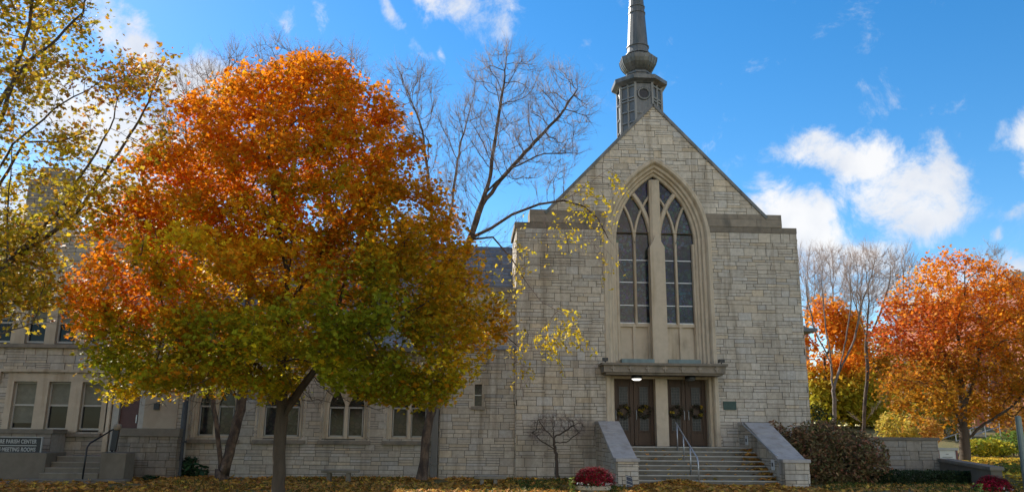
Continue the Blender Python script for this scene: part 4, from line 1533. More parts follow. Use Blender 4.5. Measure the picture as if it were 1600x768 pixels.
def twig_mesh(name, tw_, mat, parent):
    """fine twigs: tapering three sided spikes"""
    A, B, rr = tw_
    d = B - A
    d /= (np.linalg.norm(d, axis=1)[:, None] + 1e-9)
    o = np.cross(d, np.array([.31, .77, .55])); o /= (np.linalg.norm(o, axis=1)[:, None] + 1e-9)
    q = np.cross(d, o)
    m_ = len(A)
    co = np.stack([A + o * rr[:, None], A + (-.5 * o + .87 * q) * rr[:, None], A + (-.5 * o - .87 * q) * rr[:, None], B], 1).reshape(-1, 3)
    i0 = np.arange(m_) * 4
    lv = np.stack([i0, i0 + 1, i0 + 3, i0 + 1, i0 + 2, i0 + 3, i0 + 2, i0, i0 + 3], 1).ravel()
    me = bpy.data.meshes.new(name)
    me.vertices.add(len(co)); me.vertices.foreach_set('co', co.astype(np.float32).ravel())
    me.loops.add(len(lv)); me.loops.foreach_set('vertex_index', lv.astype(np.int32))
    me.polygons.add(m_ * 3); me.polygons.foreach_set('loop_start', np.arange(0, m_ * 9, 3, dtype=np.int32))
    me.update(calc_edges=True)
    return link(name, me, mat, parent)


def branch_mesh(name, P, par, R, mat, parent, flare=1.35, twig_pts=None, twig_mat=None):
    if twig_pts is not None and twig_mat is not None:
        twig_mesh("twigs", twig_pts, twig_mat, parent)
        twig_pts = None
    n = len(P)
    kids = [[] for _ in range(n)]
    for i in range(n):
        if par[i] >= 0: kids[par[i]].append(i)
    chains = []
    stack = [(0, -1)]
    while stack:
        st, fr = stack.pop()
        ch = [fr] if fr >= 0 else []
        i = st
        while True:
            ch.append(i)
            if not kids[i]: break
            ks = sorted(kids[i], key=lambda q: -R[q])
            for q in ks[1:]: stack.append((q, i))
            i = ks[0]
        if len(ch) > 1: chains.append((ch, fr >= 0))
    V, Fc = [], []
    base = 0
    for ch, side in chains:
        p = P[ch].copy(); r = R[ch].copy()
        if side: r[0] = min(r[0], r[1] * 1.25)
        if not side:
            h = p[:, 2] - p[0, 2]
            r = r * (1 + (flare - 1) * np.exp(-h / .25))
        r[-1] *= .45
        k = 10 if r.max() > .08 else (6 if r.max() > .03 else (4 if r.max() > .012 else 3))
        t = np.gradient(p, axis=0) if len(p) > 1 else np.zeros_like(p)
        t /= (np.linalg.norm(t, axis=1)[:, None] + 1e-9)
        ref = np.array([1.0, .3, .1])
        ang = np.arange(k) * 2 * math.pi / k
        for j in range(len(p)):
            ref = ref - t[j] * ref.dot(t[j]); L = np.linalg.norm(ref)
            ref = ref / L if L > 1e-4 else np.array([0, 1.0, 0])
            bb_ = np.cross(t[j], ref)
            wob = 1 + (.10 * np.sin(ang * 3 + j * .9) if k >= 8 else 0)
            V.append(p[j] + r[j] * (np.cos(ang) * wob)[:, None] * ref + r[j] * (np.sin(ang) * wob)[:, None] * bb_)
            if j:
                o0, o1 = base + (j - 1) * k, base + j * k
                for q in range(k):
                    q2 = (q + 1) % k
                    Fc.append((o0 + q, o0 + q2, o1 + q2, o1 + q))
        base += len(p) * k
    V = np.concatenate(V)
    nb = len(V)
    if twig_pts is not None and len(twig_pts[0]):
        A, B, rr = twig_pts              # starts, ends, base radius: three sided spikes
        d = B - A
        d /= (np.linalg.norm(d, axis=1)[:, None] + 1e-9)
        o = np.cross(d, np.array([.31, .77, .55])); o /= (np.linalg.norm(o, axis=1)[:, None] + 1e-9)
        q = np.cross(d, o)
        tv = np.concatenate([A + o * rr[:, None], A + (-.5 * o + .87 * q) * rr[:, None], A + (-.5 * o - .87 * q) * rr[:, None], B])
        m_ = len(A)
        V = np.concatenate([V, tv])
        for i in range(m_):
            a, b, c, t_ = nb + i, nb + m_ + i, nb + 2 * m_ + i, nb + 3 * m_ + i
            Fc += [(a, b, t_), (b, c, t_), (c, a, t_)]
    me = bpy.data.meshes.new(name)
    me.from_pydata(V.tolist(), [], Fc)
    me.polygons.foreach_set("use_smooth", [True] * len(Fc))
    me.update()
    return link(name, me, mat, parent)


def twigs(P, par, R, rmax, per, L, r0, seed, up=.35, spread=.8, second=1):
    """fine twigs off every thin node"""
    r = np.random.default_rng(seed)
    idx = np.where(R < rmax)[0]
    idx = idx[par[idx] >= 0]
    idx = np.repeat(idx, per)
    d = P[idx] - P[par[idx]]
    d /= (np.linalg.norm(d, axis=1)[:, None] + 1e-9)
    d = d + r.normal(size=d.shape) * spread * .6 + np.array([0, 0, up])
    d /= (np.linalg.norm(d, axis=1)[:, None] + 1e-9)
    ln = L * r.uniform(.4, 1.1, len(idx))
    A = P[idx]; B = A + d * ln[:, None]
    SA, SB, SR = [A], [B], [np.full(len(A), r0)]
    for s in range(second):
        t = r.uniform(.25, .8, len(A))
        a2 = A + (B - A) * t[:, None]
        d2 = d + r.normal(size=d.shape) * .55 + np.array([0, 0, up * .5])
        d2 /= (np.linalg.norm(d2, axis=1)[:, None] + 1e-9)
        SA.append(a2); SB.append(a2 + d2 * (ln * r.uniform(.3, .6, len(A)))[:, None]); SR.append(np.full(len(A), r0 * .7))
    return np.concatenate(SA), np.concatenate(SB), np.concatenate(SR)


def px_line(pts, Y, yend=None):
    """photo polyline placed at depth Y (to yend along its length)"""
    n = len(pts)
    return [W(a, b, Y if yend is None else Y + (yend - Y) * i / max(1, n - 1)) for i, (a, b) in enumerate(pts)]


def crown_points(profile, Y, N, depth=.9, shell=.5, seed=1, nz=.45, thr=-.25, axis=None):
    """points in a crown whose side outline is given by (height, left, right) metres"""
    r = np.random.default_rng(seed)
    zs_ = np.array([p[0] for p in profile]); xl = np.array([p[1] for p in profile]); xr_ = np.array([p[2] for p in profile])
    o = np.argsort(zs_); zs_, xl, xr_ = zs_[o], xl[o], xr_[o]
    out_ = []
    while len(out_) < N:
        z = r.uniform(zs_[0], zs_[-1], N)
        a, b = np.interp(z, zs_, xl), np.interp(z, zs_, xr_)
        wmax = (xr_ - xl).max()
        keep = r.uniform(0, 1, N) < ((b - a) / wmax) ** 1.3
        th = r.uniform(0, 2 * math.pi, N)
        u = r.uniform(0, 1, N) ** shell
        c = (a + b) / 2; hw_ = (b - a) / 2
        x = c + hw_ * u * np.cos(th); y = Y + hw_ * depth * u * np.sin(th)
        p = np.stack([x, y, z], 1)[keep]
        nn = pnoise(p, nz, seed * 3.1)
        out_.extend(p[nn > thr].tolist())
    return np.array(out_[:N])


def prof_px(rows, Y):
    out_ = []
    for (y, xl, xr_) in rows:
        a, b = W(xl, y, Y), W(xr_, y, Y)
        out_.append(((a[2] + b[2]) / 2, a[0], b[0]))
    return out_


def mixcol(w, cols):
    w = np.clip(w, 0, None); w = w / (w.sum(axis=1, keepdims=True) + 1e-9)
    # each leaf picks one of its palette, weighted: real crowns are mixed leaf by leaf
    r = np.random.default_rng(5)
    c = np.cumsum(w, axis=1)
    k = (r.uniform(0, 1, (len(w), 1)) > c).sum(axis=1)
    hard = np.array(cols)[np.clip(k, 0, len(cols) - 1)]
    soft = w @ np.array(cols)
    return .55 * hard + .45 * soft


def blob(p, c, s):
    return np.exp(-(((p[:, 0] - c[0]) / s[0]) ** 2 + ((p[:, 2] - c[2]) / s[1]) ** 2))


RED, ORANGE, AMBER = (.66, .125, .014), (.76, .235, .010), (.72, .33, .010)
GOLD, OLIVE, GREEN, DGREEN = (.84, .62, .025), (.44, .30, .014), (.27, .30, .018), (.16, .22, .018)

# ------------------------------------------------------------------ the big maple
YM = -9.5
maple = empty("maple_tree", tuple(W(436, 770, YM)), "large round maple turning orange above and green below in front of the stone wing", "tree")
rows = [(90, 455, 500), (108, 410, 555), (132, 352, 590), (165, 305, 618), (205, 275, 650), (245, 230, 682), (285, 208, 706), (330, 176, 735), (370, 145, 752), (410, 130, 758),
        (450, 124, 768), (490, 116, 802), (520, 122, 796), (550, 130, 780), (580, 142, 772), (608, 155, 760), (632, 180, 730), (645, 230, 690)]
prof_m = prof_px(rows, YM)
att = crown_points(prof_m, YM, 2600, .85, .55, 3, .5, -.3)
seeds = [px_line([(434, 792), (436, 740), (438, 690), (440, 640), (441, 590), (444, 540), (449, 480), (452, 420), (458, 360)], YM),
         px_line([(443, 652), (470, 610), (497, 572), (530, 545), (590, 510)], YM, YM - 1.0),
         px_line([(443, 640), (478, 592), (502, 560), (520, 500), (545, 420)], YM, YM + 1.2),
         px_line([(440, 560), (400, 540), (340, 540), (270, 530)], YM, YM - 1.0),
         px_line([(444, 540), (420, 480), (380, 410), (340, 330)], YM, YM + .8),
         px_line([(449, 480), (500, 400), (560, 310)], YM, YM + .6),
         px_line([(446, 520), (450, 430), (430, 330), (420, 230)], YM, YM - 1.2),
         px_line([(440, 600), (390, 560), (330, 470), (250, 430)], YM, YM + 2.2)]
P, par = colonize(seeds, att, .24, 1.7, .36, 90, (0, 0, .06), 2)
R = radii(P, par, .006, .130)
tw = twigs(P, par, R, .009, 2, .3, .0035, 4, .2)
branch_mesh("trunk", P, par, R, M_bark, maple, 1.3, tw)
r = np.random.default_rng(21)
thin = np.where(R < .014)[0]
# leaf density hugs the outer twigs
zc_, xc_ = 4.8, W(455, 400, YM)[0]
NL = 140000
pick = r.choice(thin, NL)
pos = P[pick] + r.normal(size=(NL, 3)) * np.array([.17, .17, .12])
extra = crown_points(prof_m, YM, 15000, .85, .3, 8, .9, .0)
pos = np.concatenate([pos, extra])
bx_ = [W(a, b, YM) for a, b in ((110, 560), (150, 622), (205, 640), (255, 605), (300, 612), (350, 600), (395, 598), (430, 632), (455, 625), (478, 560), (505, 568), (535, 606), (580, 628), (640, 640), (700, 636), (745, 590), (800, 520))]
def C(px, py): return W(px, py, YM)
gap_ = pnoise(pos, 1.15, 55) + .5 * pnoise(pos, 2.6, 57)
inn_ = .16 * blob(pos, C(440, 470), (1.9, 1.1))
pos = pos[gap_ > -.43 + inn_]
zb_ = np.interp(pos[:, 0], [q_[0] for q_ in bx_], [q_[2] for q_ in bx_])
pos = pos[pos[:, 2] > zb_ + .22 * pnoise(pos, 1.6, 4) + .12 * np.abs(pos[:, 1] - YM) * 0]
nz_ = pnoise(pos, .55, 3); nz2 = pnoise(pos, 1.6, 9)
hz = (pos[:, 2] - 2.0) / 8.3
zpx = lambda y: W(450, y, YM)[2]
top_ = sm(zpx(420), zpx(300), pos[:, 2])
lft = sm(W(360, 400, YM)[0], W(230, 400, YM)[0], pos[:, 0]) * sm(zpx(560), zpx(480), pos[:, 2])
w = np.stack([
    .08 + .45 * lft + .35 * np.clip(nz2, 0, 1) * top_ + .5 * blob(pos, C(330, 210), (1.4, 1.2)) * (.5 + nz2) + .7 * blob(pos, C(560, 400), (.5, .45)),
    .34 + 1.15 * top_ + .9 * lft + .5 * blob(pos, C(380, 600), (.8, .3)) + .8 * blob(pos, C(470, 420), (1.3, .55)) + .3 * nz_,
    .40 + .35 * top_ + .8 * blob(pos, C(730, 470), (1.3, 1.6)) + .35 * nz2,
    .10 + 1.5 * blob(pos, C(345, 425), (.8, .5)) + 1.5 * blob(pos, C(465, 405), (.7, .5)) + 1.2 * blob(pos, C(470, 560), (.5, .5)) + .9 * blob(pos, C(560, 590), (.5, .3)) + .7 * blob(pos, C(560, 290), (.8, .6)) + .8 * blob(pos, C(740, 580), (.8, .6)) + 1.1 * blob(pos, C(195, 630), (.8, .4)) + .9 * blob(pos, C(430, 630), (.7, .5)) + .7 * blob(pos, C(470, 500), (.8, .8)) * (nz2 > 0),  # some gold patches paint in the glow of sunlit leaves behind
    .30 + .6 * np.clip(pnoise(pos, .8, 71), 0, 1) + .9 * blob(pos, C(620, 340), (1.6, 1.0)) + .7 * blob(pos, C(420, 360), (1.6, .6)) + .6 * blob(pos, C(690, 480), (1.3, 1.2)) - .3 * nz_,
    1.5 * blob(pos, C(600, 520), (1.5, 1.25)) + 1.7 * blob(pos, C(240, 575), (1.9, .75)) + 1.2 * blob(pos, C(440, 560), (1.2, .9)) + 1.4 * blob(pos, C(580, 615), (2.2, .6)) + .8 * blob(pos, C(510, 370), (.8, .6)) - .4 * nz2,
    1.0 * blob(pos, C(610, 530), (1.3, 1.0)) + .3 * blob(pos, C(320, 560), (1.2, .6)) - .6 * nz_,
], 1)
w = np.clip(w + .25 * nz2[:, None] * np.array([1, .6, -.6, .8, -.8, -.3, 0]), 0, None)
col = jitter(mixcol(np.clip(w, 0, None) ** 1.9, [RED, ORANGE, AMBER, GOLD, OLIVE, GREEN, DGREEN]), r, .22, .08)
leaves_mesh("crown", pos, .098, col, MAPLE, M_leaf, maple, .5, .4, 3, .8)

# ------------------------------------------------------------------ sparse tree at the left edge
YL_ = -11.0
lt = empty("tall_tree", tuple(W(-95, 790, YL_)), "tall sparse tree with yellow olive leaves reaching in from the left edge", "tree")
seeds = [px_line([(-95, 800), (-93, 700), (-90, 600), (-80, 500), (-60, 400), (-50, 300), (-40, 180), (-25, 60), (-10, -80)], YL_),
         px_line([(-80, 500), (-20, 440), (30, 395), (75, 368), (118, 335), (150, 288), (185, 240), (210, 200), (232, 160), (255, 100)], YL_, YL_ + .6),
         px_line([(20, 400), (60, 365), (100, 320), (140, 255), (172, 200), (185, 150)], YL_, YL_ - .9),
         px_line([(-70, 440), (-10, 480), (10, 430), (11, 340), (18, 250), (22, 170)], YL_, YL_ - .5),
         px_line([(-50, 310), (-10, 215), (20, 130), (40, 60), (60, -40)], YL_, YL_ - 1.0),
         px_line([(-50, 250), (0, 160), (45, 95), (90, 60), (130, 20), (150, -40)], YL_, YL_ + 1.0),
         px_line([(-60, 380), (-10, 300), (40, 222), (90, 222), (140, 205)], YL_, YL_ + .2),
         px_line([(-50, 350), (20, 225), (100, 160), (160, 125)], YL_, YL_ - 1.5),
         px_line([(-85, 560), (-40, 520), (5, 520), (50, 505)], YL_, YL_ - .6)]
prof_l = prof_px([(-230, -200, 60), (-120, -260, 130), (-20, -290, 160), (60, -300, 150), (120, -300, 120), (160, -300, 90), (240, -300, 60), (330, -300, 60), (420, -280, 110), (480, -250, 100), (545, -200, 60)], YL_)
att = crown_points(prof_l, YL_, 1900, .7, .5, 13, .5, -.15)
a2 = np.array([W(x, y, YL_ + r.uniform(-1.5, 1.5)) for x, y in zip(r.uniform(60, 275, 260), r.uniform(90, 360, 260))])
a2 = a2[(a2[:, 2] < 9.5)]
a3 = np.array([W(x, y, YL_ + r.uniform(-1.5, 1.5)) for x, y in zip(r.uniform(-30, 100, 150), r.uniform(340, 520, 150))])
att = np.concatenate([att, a2, a3])
P, par = colonize(seeds, att, .26, 1.5, .4, 70, (0, 0, .05), 5)
R = radii(P, par, .006, .2)
tw = twigs(P, par, R, .010, 2, .45, .0035, 14, .3)
branch_mesh("trunk", P, par, R, M_bark, lt, 1.3, tw)
thin = np.where(R < .011)[0]
NL = 40000
pos = P[r.choice(thin, NL)] + r.normal(size=(NL, 3)) * .17
low_ = a3[r.integers(0, len(a3), 2200)] + r.normal(size=(2200, 3)) * np.array([.25, .3, .2])
pos = np.concatenate([pos, low_])
nz_ = pnoise(pos, .8, 33)
zone = blob(pos, W(190, 210, YL_), (1.1, 2.0))
kp = (nz_ > -.22) & (r.uniform(0, 1, len(pos)) > .72 * zone) & (r.uniform(0, 1, len(pos)) > .06 * (pos[:, 2] > 5.5))
zw_ = W(60, 478, YL_)[2]
kp &= ~((pos[:, 2] < zw_ + .25 * nz_) & (pos[:, 0] > W(14, 500, YL_)[0]))
pos, nz_ = pos[kp], nz_[kp]
c0 = W(205, 125, YL_)
tip_ = np.concatenate([W(a, b, YL_ + .4)[None, :] + r.normal(size=(n_, 3)) * np.array([s_, .4, s_]) for a, b, n_, s_ in ((195, 120, 260, .22), (215, 108, 150, .2), (175, 135, 160, .22), (235, 150, 90, .2), (160, 300, 400, .4), (150, 335, 400, .35))])
pos = np.concatenate([pos, tip_]); nz_ = np.concatenate([nz_, np.zeros(len(tip_))])

w = np.stack([.03 + .9 * blob(pos, c0, (.9, 1.0)), .12 + 1.2 * blob(pos, c0, (1.2, 1.1)) + .2 * nz_, .5 + .3 * nz_, .55 + 1.2 * blob(pos, W(150, 345, YL_), (.9, .8)), 1.0 - .6 * nz_, .35 * np.ones(len(pos)) + .6 * blob(pos, W(20, 460, YL_), (2.5, 1.5)), .35 * np.ones(len(pos))], 1)
col = jitter(mixcol(w, [(.45, .12, .05), (.6, .2, .02), (.56, .28, .03), (.74, .52, .03), (.42, .34, .03), (.22, .23, .025), (.12, .13, .02)]), r, .32, .12)
leaves_mesh("crown", pos, .10, col, MAPLE, M_leaf, lt, .4, .4, 6, .8)

# ------------------------------------------------------------------ river birches against the wing
def birch(name, label, seeds, att, step, rroot, mat, group, seed, rtip=.0045, per=2, tl=.5, tr=.003, up=.35, extra_leaf=None, rmax=.026, di=1.8, dk=.28, grav=.45, spread=.5, wob=.14):
    base = tuple(seeds[0][0])
    t_ = empty(name, base, label, "tree", group)
    P, par = colonize(seeds, att, step, di, dk, 80, (0, 0, grav), seed, wob)
    R = radii(P, par, rtip, rroot)
    tw = twigs(P, par, R, rmax, per, tl, tr, seed + 1, up, spread, 2)
    branch_mesh("trunk", P, par, R, mat, t_, 1.35, tw, M_twig)
    return t_, P, par, R

def px_cloud(polys, Y, dY, N, seed):
    """attraction points over photo-measured ellipses (cx, cy, rx, ry) at real depth"""
    r_ = np.random.default_rng(seed)
    out_ = []
    wts = np.array([e[2] * e[3] for e in polys], float); wts /= wts.sum()
    for e, n_ in zip(polys, (wts * N).astype(int)):
        th = r_.uniform(0, 2 * math.pi, n_); u = np.sqrt(r_.uniform(0, 1, n_))
        for a, q_ in zip(th, u):
            out_.append(W(e[0] + e[2] * q_ * math.cos(a), e[1] + e[3] * q_ * math.sin(a), Y + r_.uniform(-dY, dY)))
    return np.array(out_)

YB = -1.7
seeds = [px_line([(659, 748), (665, 690), (676, 630), (690, 560), (712, 450), (735, 370), (752, 322), (766, 275), (776, 200), (786, 140), (791, 90)], YB),
         px_line([(752, 322), (775, 290), (805, 255), (842, 215), (875, 180), (902, 140)], YB, YB - .6),
         px_line([(735, 370), (768, 356), (800, 335), (842, 319), (880, 313), (912, 322), (935, 342), (950, 372)], YB, YB - 1.0),
         px_line([(712, 450), (700, 380), (708, 300), (718, 230), (732, 180)], YB, YB + .9),
         px_line([(690, 560), (680, 430), (672, 300), (660, 205), (640, 150), (622, 108)], YB, YB + 1.2),
         px_line([(735, 372), (770, 370), (800, 405), (822, 440)], YB, YB - .8),
         px_line([(705, 490), (745, 500), (785, 520), (815, 545)], YB, YB - 1.0),
         px_line([(760, 300), (800, 262), (850, 240), (905, 240)], YB, YB - 1.4)]
att = px_cloud([(790, 165, 62, 92), (870, 180, 58, 70), (640, 165, 48, 65), (722, 230, 40, 70), (830, 250, 75, 45), (680, 330, 50, 60)], YB, 1.3, 1700, 41)
bt, P, par, R = birch("birch_tree", "tall bare river birch leaning right between the maple and the church front", seeds, att, .26, .135, M_birch, "bare birches", 42, per=4, tl=.75, tr=.0048, up=.75, rtip=.006)
# pendulous twigs on the low limbs, still carrying yellow leaves
r = np.random.default_rng(43)
hang, hr = [], []
leafp = []
def pendulous(x0, y0, x1, y1, n_, dens, lmax, side=14, lean=0):
    for k in range(n_):
        t_ = r.uniform(0, 1)
        a = W(x0 + (x1 - x0) * t_ + r.normal() * 4, y0 + (y1 - y0) * t_ + r.normal() * 4, YB - .9 + r.normal() * .35)
        L = r.uniform(.35, 1) * lmax
        pts = [a]
        d = np.array([r.normal() * .3 + lean, r.normal() * .2, -.4])
        for j in range(5):
            d = d + np.array([r.normal() * .12, r.normal() * .08, -.25]); d /= np.linalg.norm(d)
            pts.append(pts[-1] + d * L / 5)
        hang.append(pts); hr.append(r.uniform(.004, .008))
        for q_ in pts[1:]:
            if r.random() < dens: leafp.extend([q_ + r.normal(size=3) * .05 for _ in range(r.integers(1, 4))])
pendulous(800, 335, 955, 350, 40, .10, 1.8)
pendulous(880, 300, 960, 300, 12, .6, 1.4, lean=.2)
pendulous(850, 330, 965, 400, 22, .22, 1.3)
pendulous(745, 372, 830, 440, 30, .12, 1.5)
pendulous(770, 500, 905, 530, 34, .12, 1.3, lean=.15)
pendulous(740, 480, 830, 590, 30, .08, 1.2)
pendulous(870, 500, 905, 520, 8, .7, .9, lean=.25)
limb_pts = []
for pl, o_ in (([(768, 356), (800, 335), (842, 319), (880, 313), (912, 322), (935, 342), (950, 372)], 1.0), ([(880, 313), (905, 298), (935, 275), (960, 258)], 1.0), ([(770, 370), (800, 405), (822, 440), (845, 470), (880, 490)], 1.0),
               ([(745, 500), (785, 520), (815, 545), (850, 540), (885, 522), (905, 502)], 1.0), ([(785, 520), (800, 560), (835, 580)], 1.0), ([(735, 420), (760, 440), (785, 470)], .8)):
    for (a0, b0), (a1, b1) in zip(pl[:-1], pl[1:]):
        for f_ in (0, .25, .5, .75): limb_pts.append(W(a0 + (a1 - a0) * f_, b0 + (b1 - b0) * f_, YB - o_))
limb_pts = np.array(limb_pts)
for (cx, cy, sx_, sy_, n_) in ((940, 300, 22, 26, 13), (925, 350, 32, 25, 12), (885, 365, 40, 30, 9), (795, 420, 30, 34, 12), (810, 400, 16, 14, 7), (845, 545, 34, 28, 15), (872, 532, 26, 24, 14), (812, 580, 18, 24, 7), (792, 485, 26, 45, 9), (752, 445, 34, 32, 10), (895, 508, 14, 14, 8)):
    for k in range(n_):
        tg_ = W(cx + r.normal() * sx_ * .7, cy + r.normal() * sy_ * .7, YB - 1.0 + r.normal() * .35)
        up_ = limb_pts[limb_pts[:, 2] > tg_[2] - .1]
        src = up_ if len(up_) else limb_pts
        a = src[np.argmin(np.linalg.norm(src - tg_, axis=1) + r.uniform(0, .3, len(src)))]
        mid = (a + tg_) / 2 + np.array([r.normal() * .06, r.normal() * .05, .12])
        end = tg_ + np.array([r.normal() * .12, r.normal() * .1, -r.uniform(.1, .3)])
        pts = [a, a * .6 + mid * .4, mid, mid * .4 + tg_ * .6, tg_, end]
        hang.append(pts); hr.append(r.uniform(.006, .010))
        for f_ in r.uniform(.45, 1.0, r.integers(6, 13)):
            x_ = f_ * 5; q0 = int(min(4, x_)); p_ = pts[q0] + (pts[q0 + 1] - pts[q0]) * (x_ - q0)
            leafp.append(np.array(p_) + r.normal(size=3) * .035)
mbp = MB()
for pts, rr in zip(hang, hr): mbp.tube(pts, [rr, rr * .9, rr * .8, rr * .7, rr * .55, rr * .3], 3, caps=False)
# connecting limbs for those twigs
for pl in ([(815, 545), (850, 540), (885, 522), (905, 502)], [(785, 520), (800, 560), (835, 580)], [(880, 313), (905, 298), (935, 275), (960, 258)], [(822, 440), (845, 470), (880, 490)]):
    ln_ = [W(a, b, YB - 1.0) for a, b in pl]
    mbp.tube(ln_, [.014, .011, .008, .004][:len(ln_)], 5, caps=False)
mbp.build("drooping_twigs", M_twig, bt)
mbl = MB()
for pl, r0_, r1_ in (([(735, 372), (768, 356), (800, 335), (842, 319), (880, 313), (912, 322), (935, 342), (950, 372)], .058, .016), ([(735, 374), (770, 370), (800, 405), (822, 440)], .04, .012),
                     ([(704, 490), (745, 500), (785, 520), (815, 545)], .035, .012)):
    n_ = len(pl)
    mbl.tube([W(a, b, YB - 1.0 * i / (n_ - 1)) for i, (a, b) in enumerate(pl)], [r0_ + (r1_ - r0_) * i / (n_ - 1) for i in range(n_)], 7, caps=False)
mbl.build("low_limbs", M_birch, bt, smooth=True)
lp = np.array(leafp)
leaves_mesh("yellow_leaves", lp, .11, jitter(np.tile(np.array([(.74, .54, .03)]), (len(lp), 1)), r, .25, .1), OVAL, M_leaf, bt, .1, .3, 44, 1.0)

seeds = [px_line([(347, 750), (342, 700), (337, 650), (327, 600), (318, 520), (308, 420), (300, 300), (290, 200)], YB),
         px_line([(350, 738), (366, 680), (380, 612), (395, 540), (425, 400), (455, 280), (475, 160), (490, 90)], YB, YB + .5),
         px_line([(395, 540), (380, 400), (365, 260), (350, 150)], YB, YB + .9),
         px_line([(425, 400), (490, 280), (540, 180), (565, 110)], YB, YB - .4)]
att = px_cloud([(420, 120, 90, 55), (300, 190, 55, 80), (520, 120, 60, 45), (380, 240, 120, 90), (350, 130, 50, 40)], YB, 1.4, 1300, 45)
birch("birch_tree", "forked twin stemmed birch rising behind the maple with bare tips above it", seeds, att, .28, .17, M_birch, "bare birches", 46, per=4, tl=.75, tr=.0048, up=.9, rtip=.006)

# ------------------------------------------------------------------ small bare ornamental tree
seeds = [px_line([(871, 745), (869, 715), (866, 690), (864, 668)], -.9),
         px_line([(865, 700), (848, 690), (832, 676)], -.9, -1.2), px_line([(866, 692), (885, 690), (908, 672)], -.9, -.8),
         px_line([(865, 684), (850, 668), (842, 655)], -.9, -.6), px_line([(865, 684), (884, 672), (903, 660)], -.9, -1.2)]
att = px_cloud([(846, 668, 22, 16), (893, 662, 24, 13), (868, 652, 26, 9), (835, 684, 14, 7), (906, 676, 10, 9)], -.95, .75, 330, 51)
birch("ornamental_tree", "small bare spreading tree with dark branches against the church wall", seeds, att, .11, .052, M_bark, None, 52, .005, 2, .26, .004, .35, rmax=.012, di=.7, dk=.14, grav=.05, spread=1.2, wob=.45)

# ------------------------------------------------------------------ right hand maple
YR = 3.0
rm = empty("maple_tree", tuple(W(1507, 735, YR)), "orange and russet maple with dark trunk behind the low wall on the right", "tree")
rows = [(404, 1470, 1520), (415, 1430, 1560), (440, 1400, 1590), (470, 1385, 1615), (500, 1372, 1640), (540, 1365, 1650), (580, 1370, 1655), (615, 1380, 1650), (640, 1395, 1640), (655, 1430, 1625)]
prof_r = prof_px(rows, YR)
att = crown_points(prof_r, YR, 1700, .85, .55, 61, .45, -.25)
seeds = [px_line([(1508, 742), (1507, 700), (1504, 660), (1503, 620), (1500, 560), (1495, 500)], YR),
         px_line([(1505, 690), (1525, 672), (1550, 655), (1580, 635)], YR, YR - .8), px_line([(1503, 668), (1492, 640), (1480, 610), (1455, 570)], YR, YR - .6),
         px_line([(1503, 640), (1518, 600), (1530, 550), (1545, 490)], YR, YR + .8), px_line([(1500, 600), (1470, 540), (1440, 490)], YR, YR + .5)]
P, par = colonize(seeds, att, .25, 1.7, .38, 80, (0, 0, .06), 62)
R = radii(P, par, .007, .19)
branch_mesh("trunk", P, par, R, M_bark, rm, 1.3, twigs(P, par, R, .011, 2, .35, .004, 63, .2))
thin = np.where(R < .016)[0]
NL = 34000
pos = P[r.choice(thin, NL)] + r.normal(size=(NL, 3)) * .19
pos = pos[pnoise(pos, 1.0, 77) > -.30]
nz_ = pnoise(pos, .5, 13)
def CR(px, py): return W(px, py, YR)
w = np.stack([.25 + 1.5 * blob(pos, CR(1395, 520), (1.6, 1.6)) + .3 * nz_, .6 + 1.2 * blob(pos, CR(1490, 430), (2.5, 1.0)), .35 + 1.4 * blob(pos, CR(1440, 440), (1.2, .8)), .15 - .2 * nz_ + .6 * blob(pos, CR(1450, 620), (2.0, .7)), .25 + 1.3 * sm(CR(1500, 500)[2], CR(1500, 600)[2], pos[:, 2]) + .3 * nz_], 1)
col = jitter(mixcol(np.clip(w, 0, None) ** 1.8, [(.50, .085, .022), (.84, .27, .02), (.90, .42, .03), (.62, .36, .03), (.36, .19, .02)]), r, .25, .1)
leaves_mesh("crown", pos, .125, col, MAPLE, M_leaf, rm, .45, .4, 64, .6)

# ------------------------------------------------------------------ trees further back on the right
def far_leafy(label, trunk, rows, Y, N, size, pal, seed, rr=.16, thr=-.15, group="trees behind the church", dk=.5, nA=700, bare=.012):
    t_ = empty("leafy_tree", trunk[0], label, "tree", group)
    prof = prof_px(rows, Y)
    att = crown_points(prof, Y, nA, .85, .5, seed, .4, thr)
    P, par = colonize([trunk], att, .4, 2.6, dk, 60, (0, 0, .08), seed)
    R = radii(P, par, .009, rr)
    branch_mesh("trunk", P, par, R, M_bark, t_, 1.2)
    thin = np.where(R < .03)[0]
    r_ = np.random.default_rng(seed)
    pos = P[r_.choice(thin, N)] + r_.normal(size=(N, 3)) * .3
    nz_ = pnoise(pos, .5, seed)
    hz = (pos[:, 2] - pos[:, 2].min()) / np.ptp(pos[:, 2])
    w = np.stack([.12 + 1.2 * sm(.25, .8, hz), .4 + .4 * nz_, 1.15 - 1.2 * sm(.1, .65, hz) - .2 * nz_], 1)
    leaves_mesh("crown", pos, size, jitter(mixcol(np.clip(w, 0, None) ** 2.2, pal), r_, .25, .1), DIAM, M_leaf, t_, .4, .3, seed, .5)
far_leafy("orange tree with yellow lower leaves right behind the church corner", px_line([(1292, 690), (1290, 620), (1288, 560)], 20), [(470, 1270, 1310), (490, 1250, 1335), (530, 1240, 1350), (580, 1245, 1360), (620, 1250, 1380), (660, 1260, 1400)], 20, 14000, .26, [(.74, .25, .02), (.60, .34, .03), (.42, .36, .03)], 71)
far_leafy("rounded golden tree in the gap between the bare birch trunks and the right maple", px_line([(1350, 700), (1352, 650), (1355, 620)], 24), [(500, 1335, 1360), (530, 1310, 1390), (570, 1300, 1410), (620, 1300, 1420), (660, 1310, 1430)], 24, 8000, .27, [(.52, .24, .02), (.48, .34, .03), (.44, .34, .04)], 72)
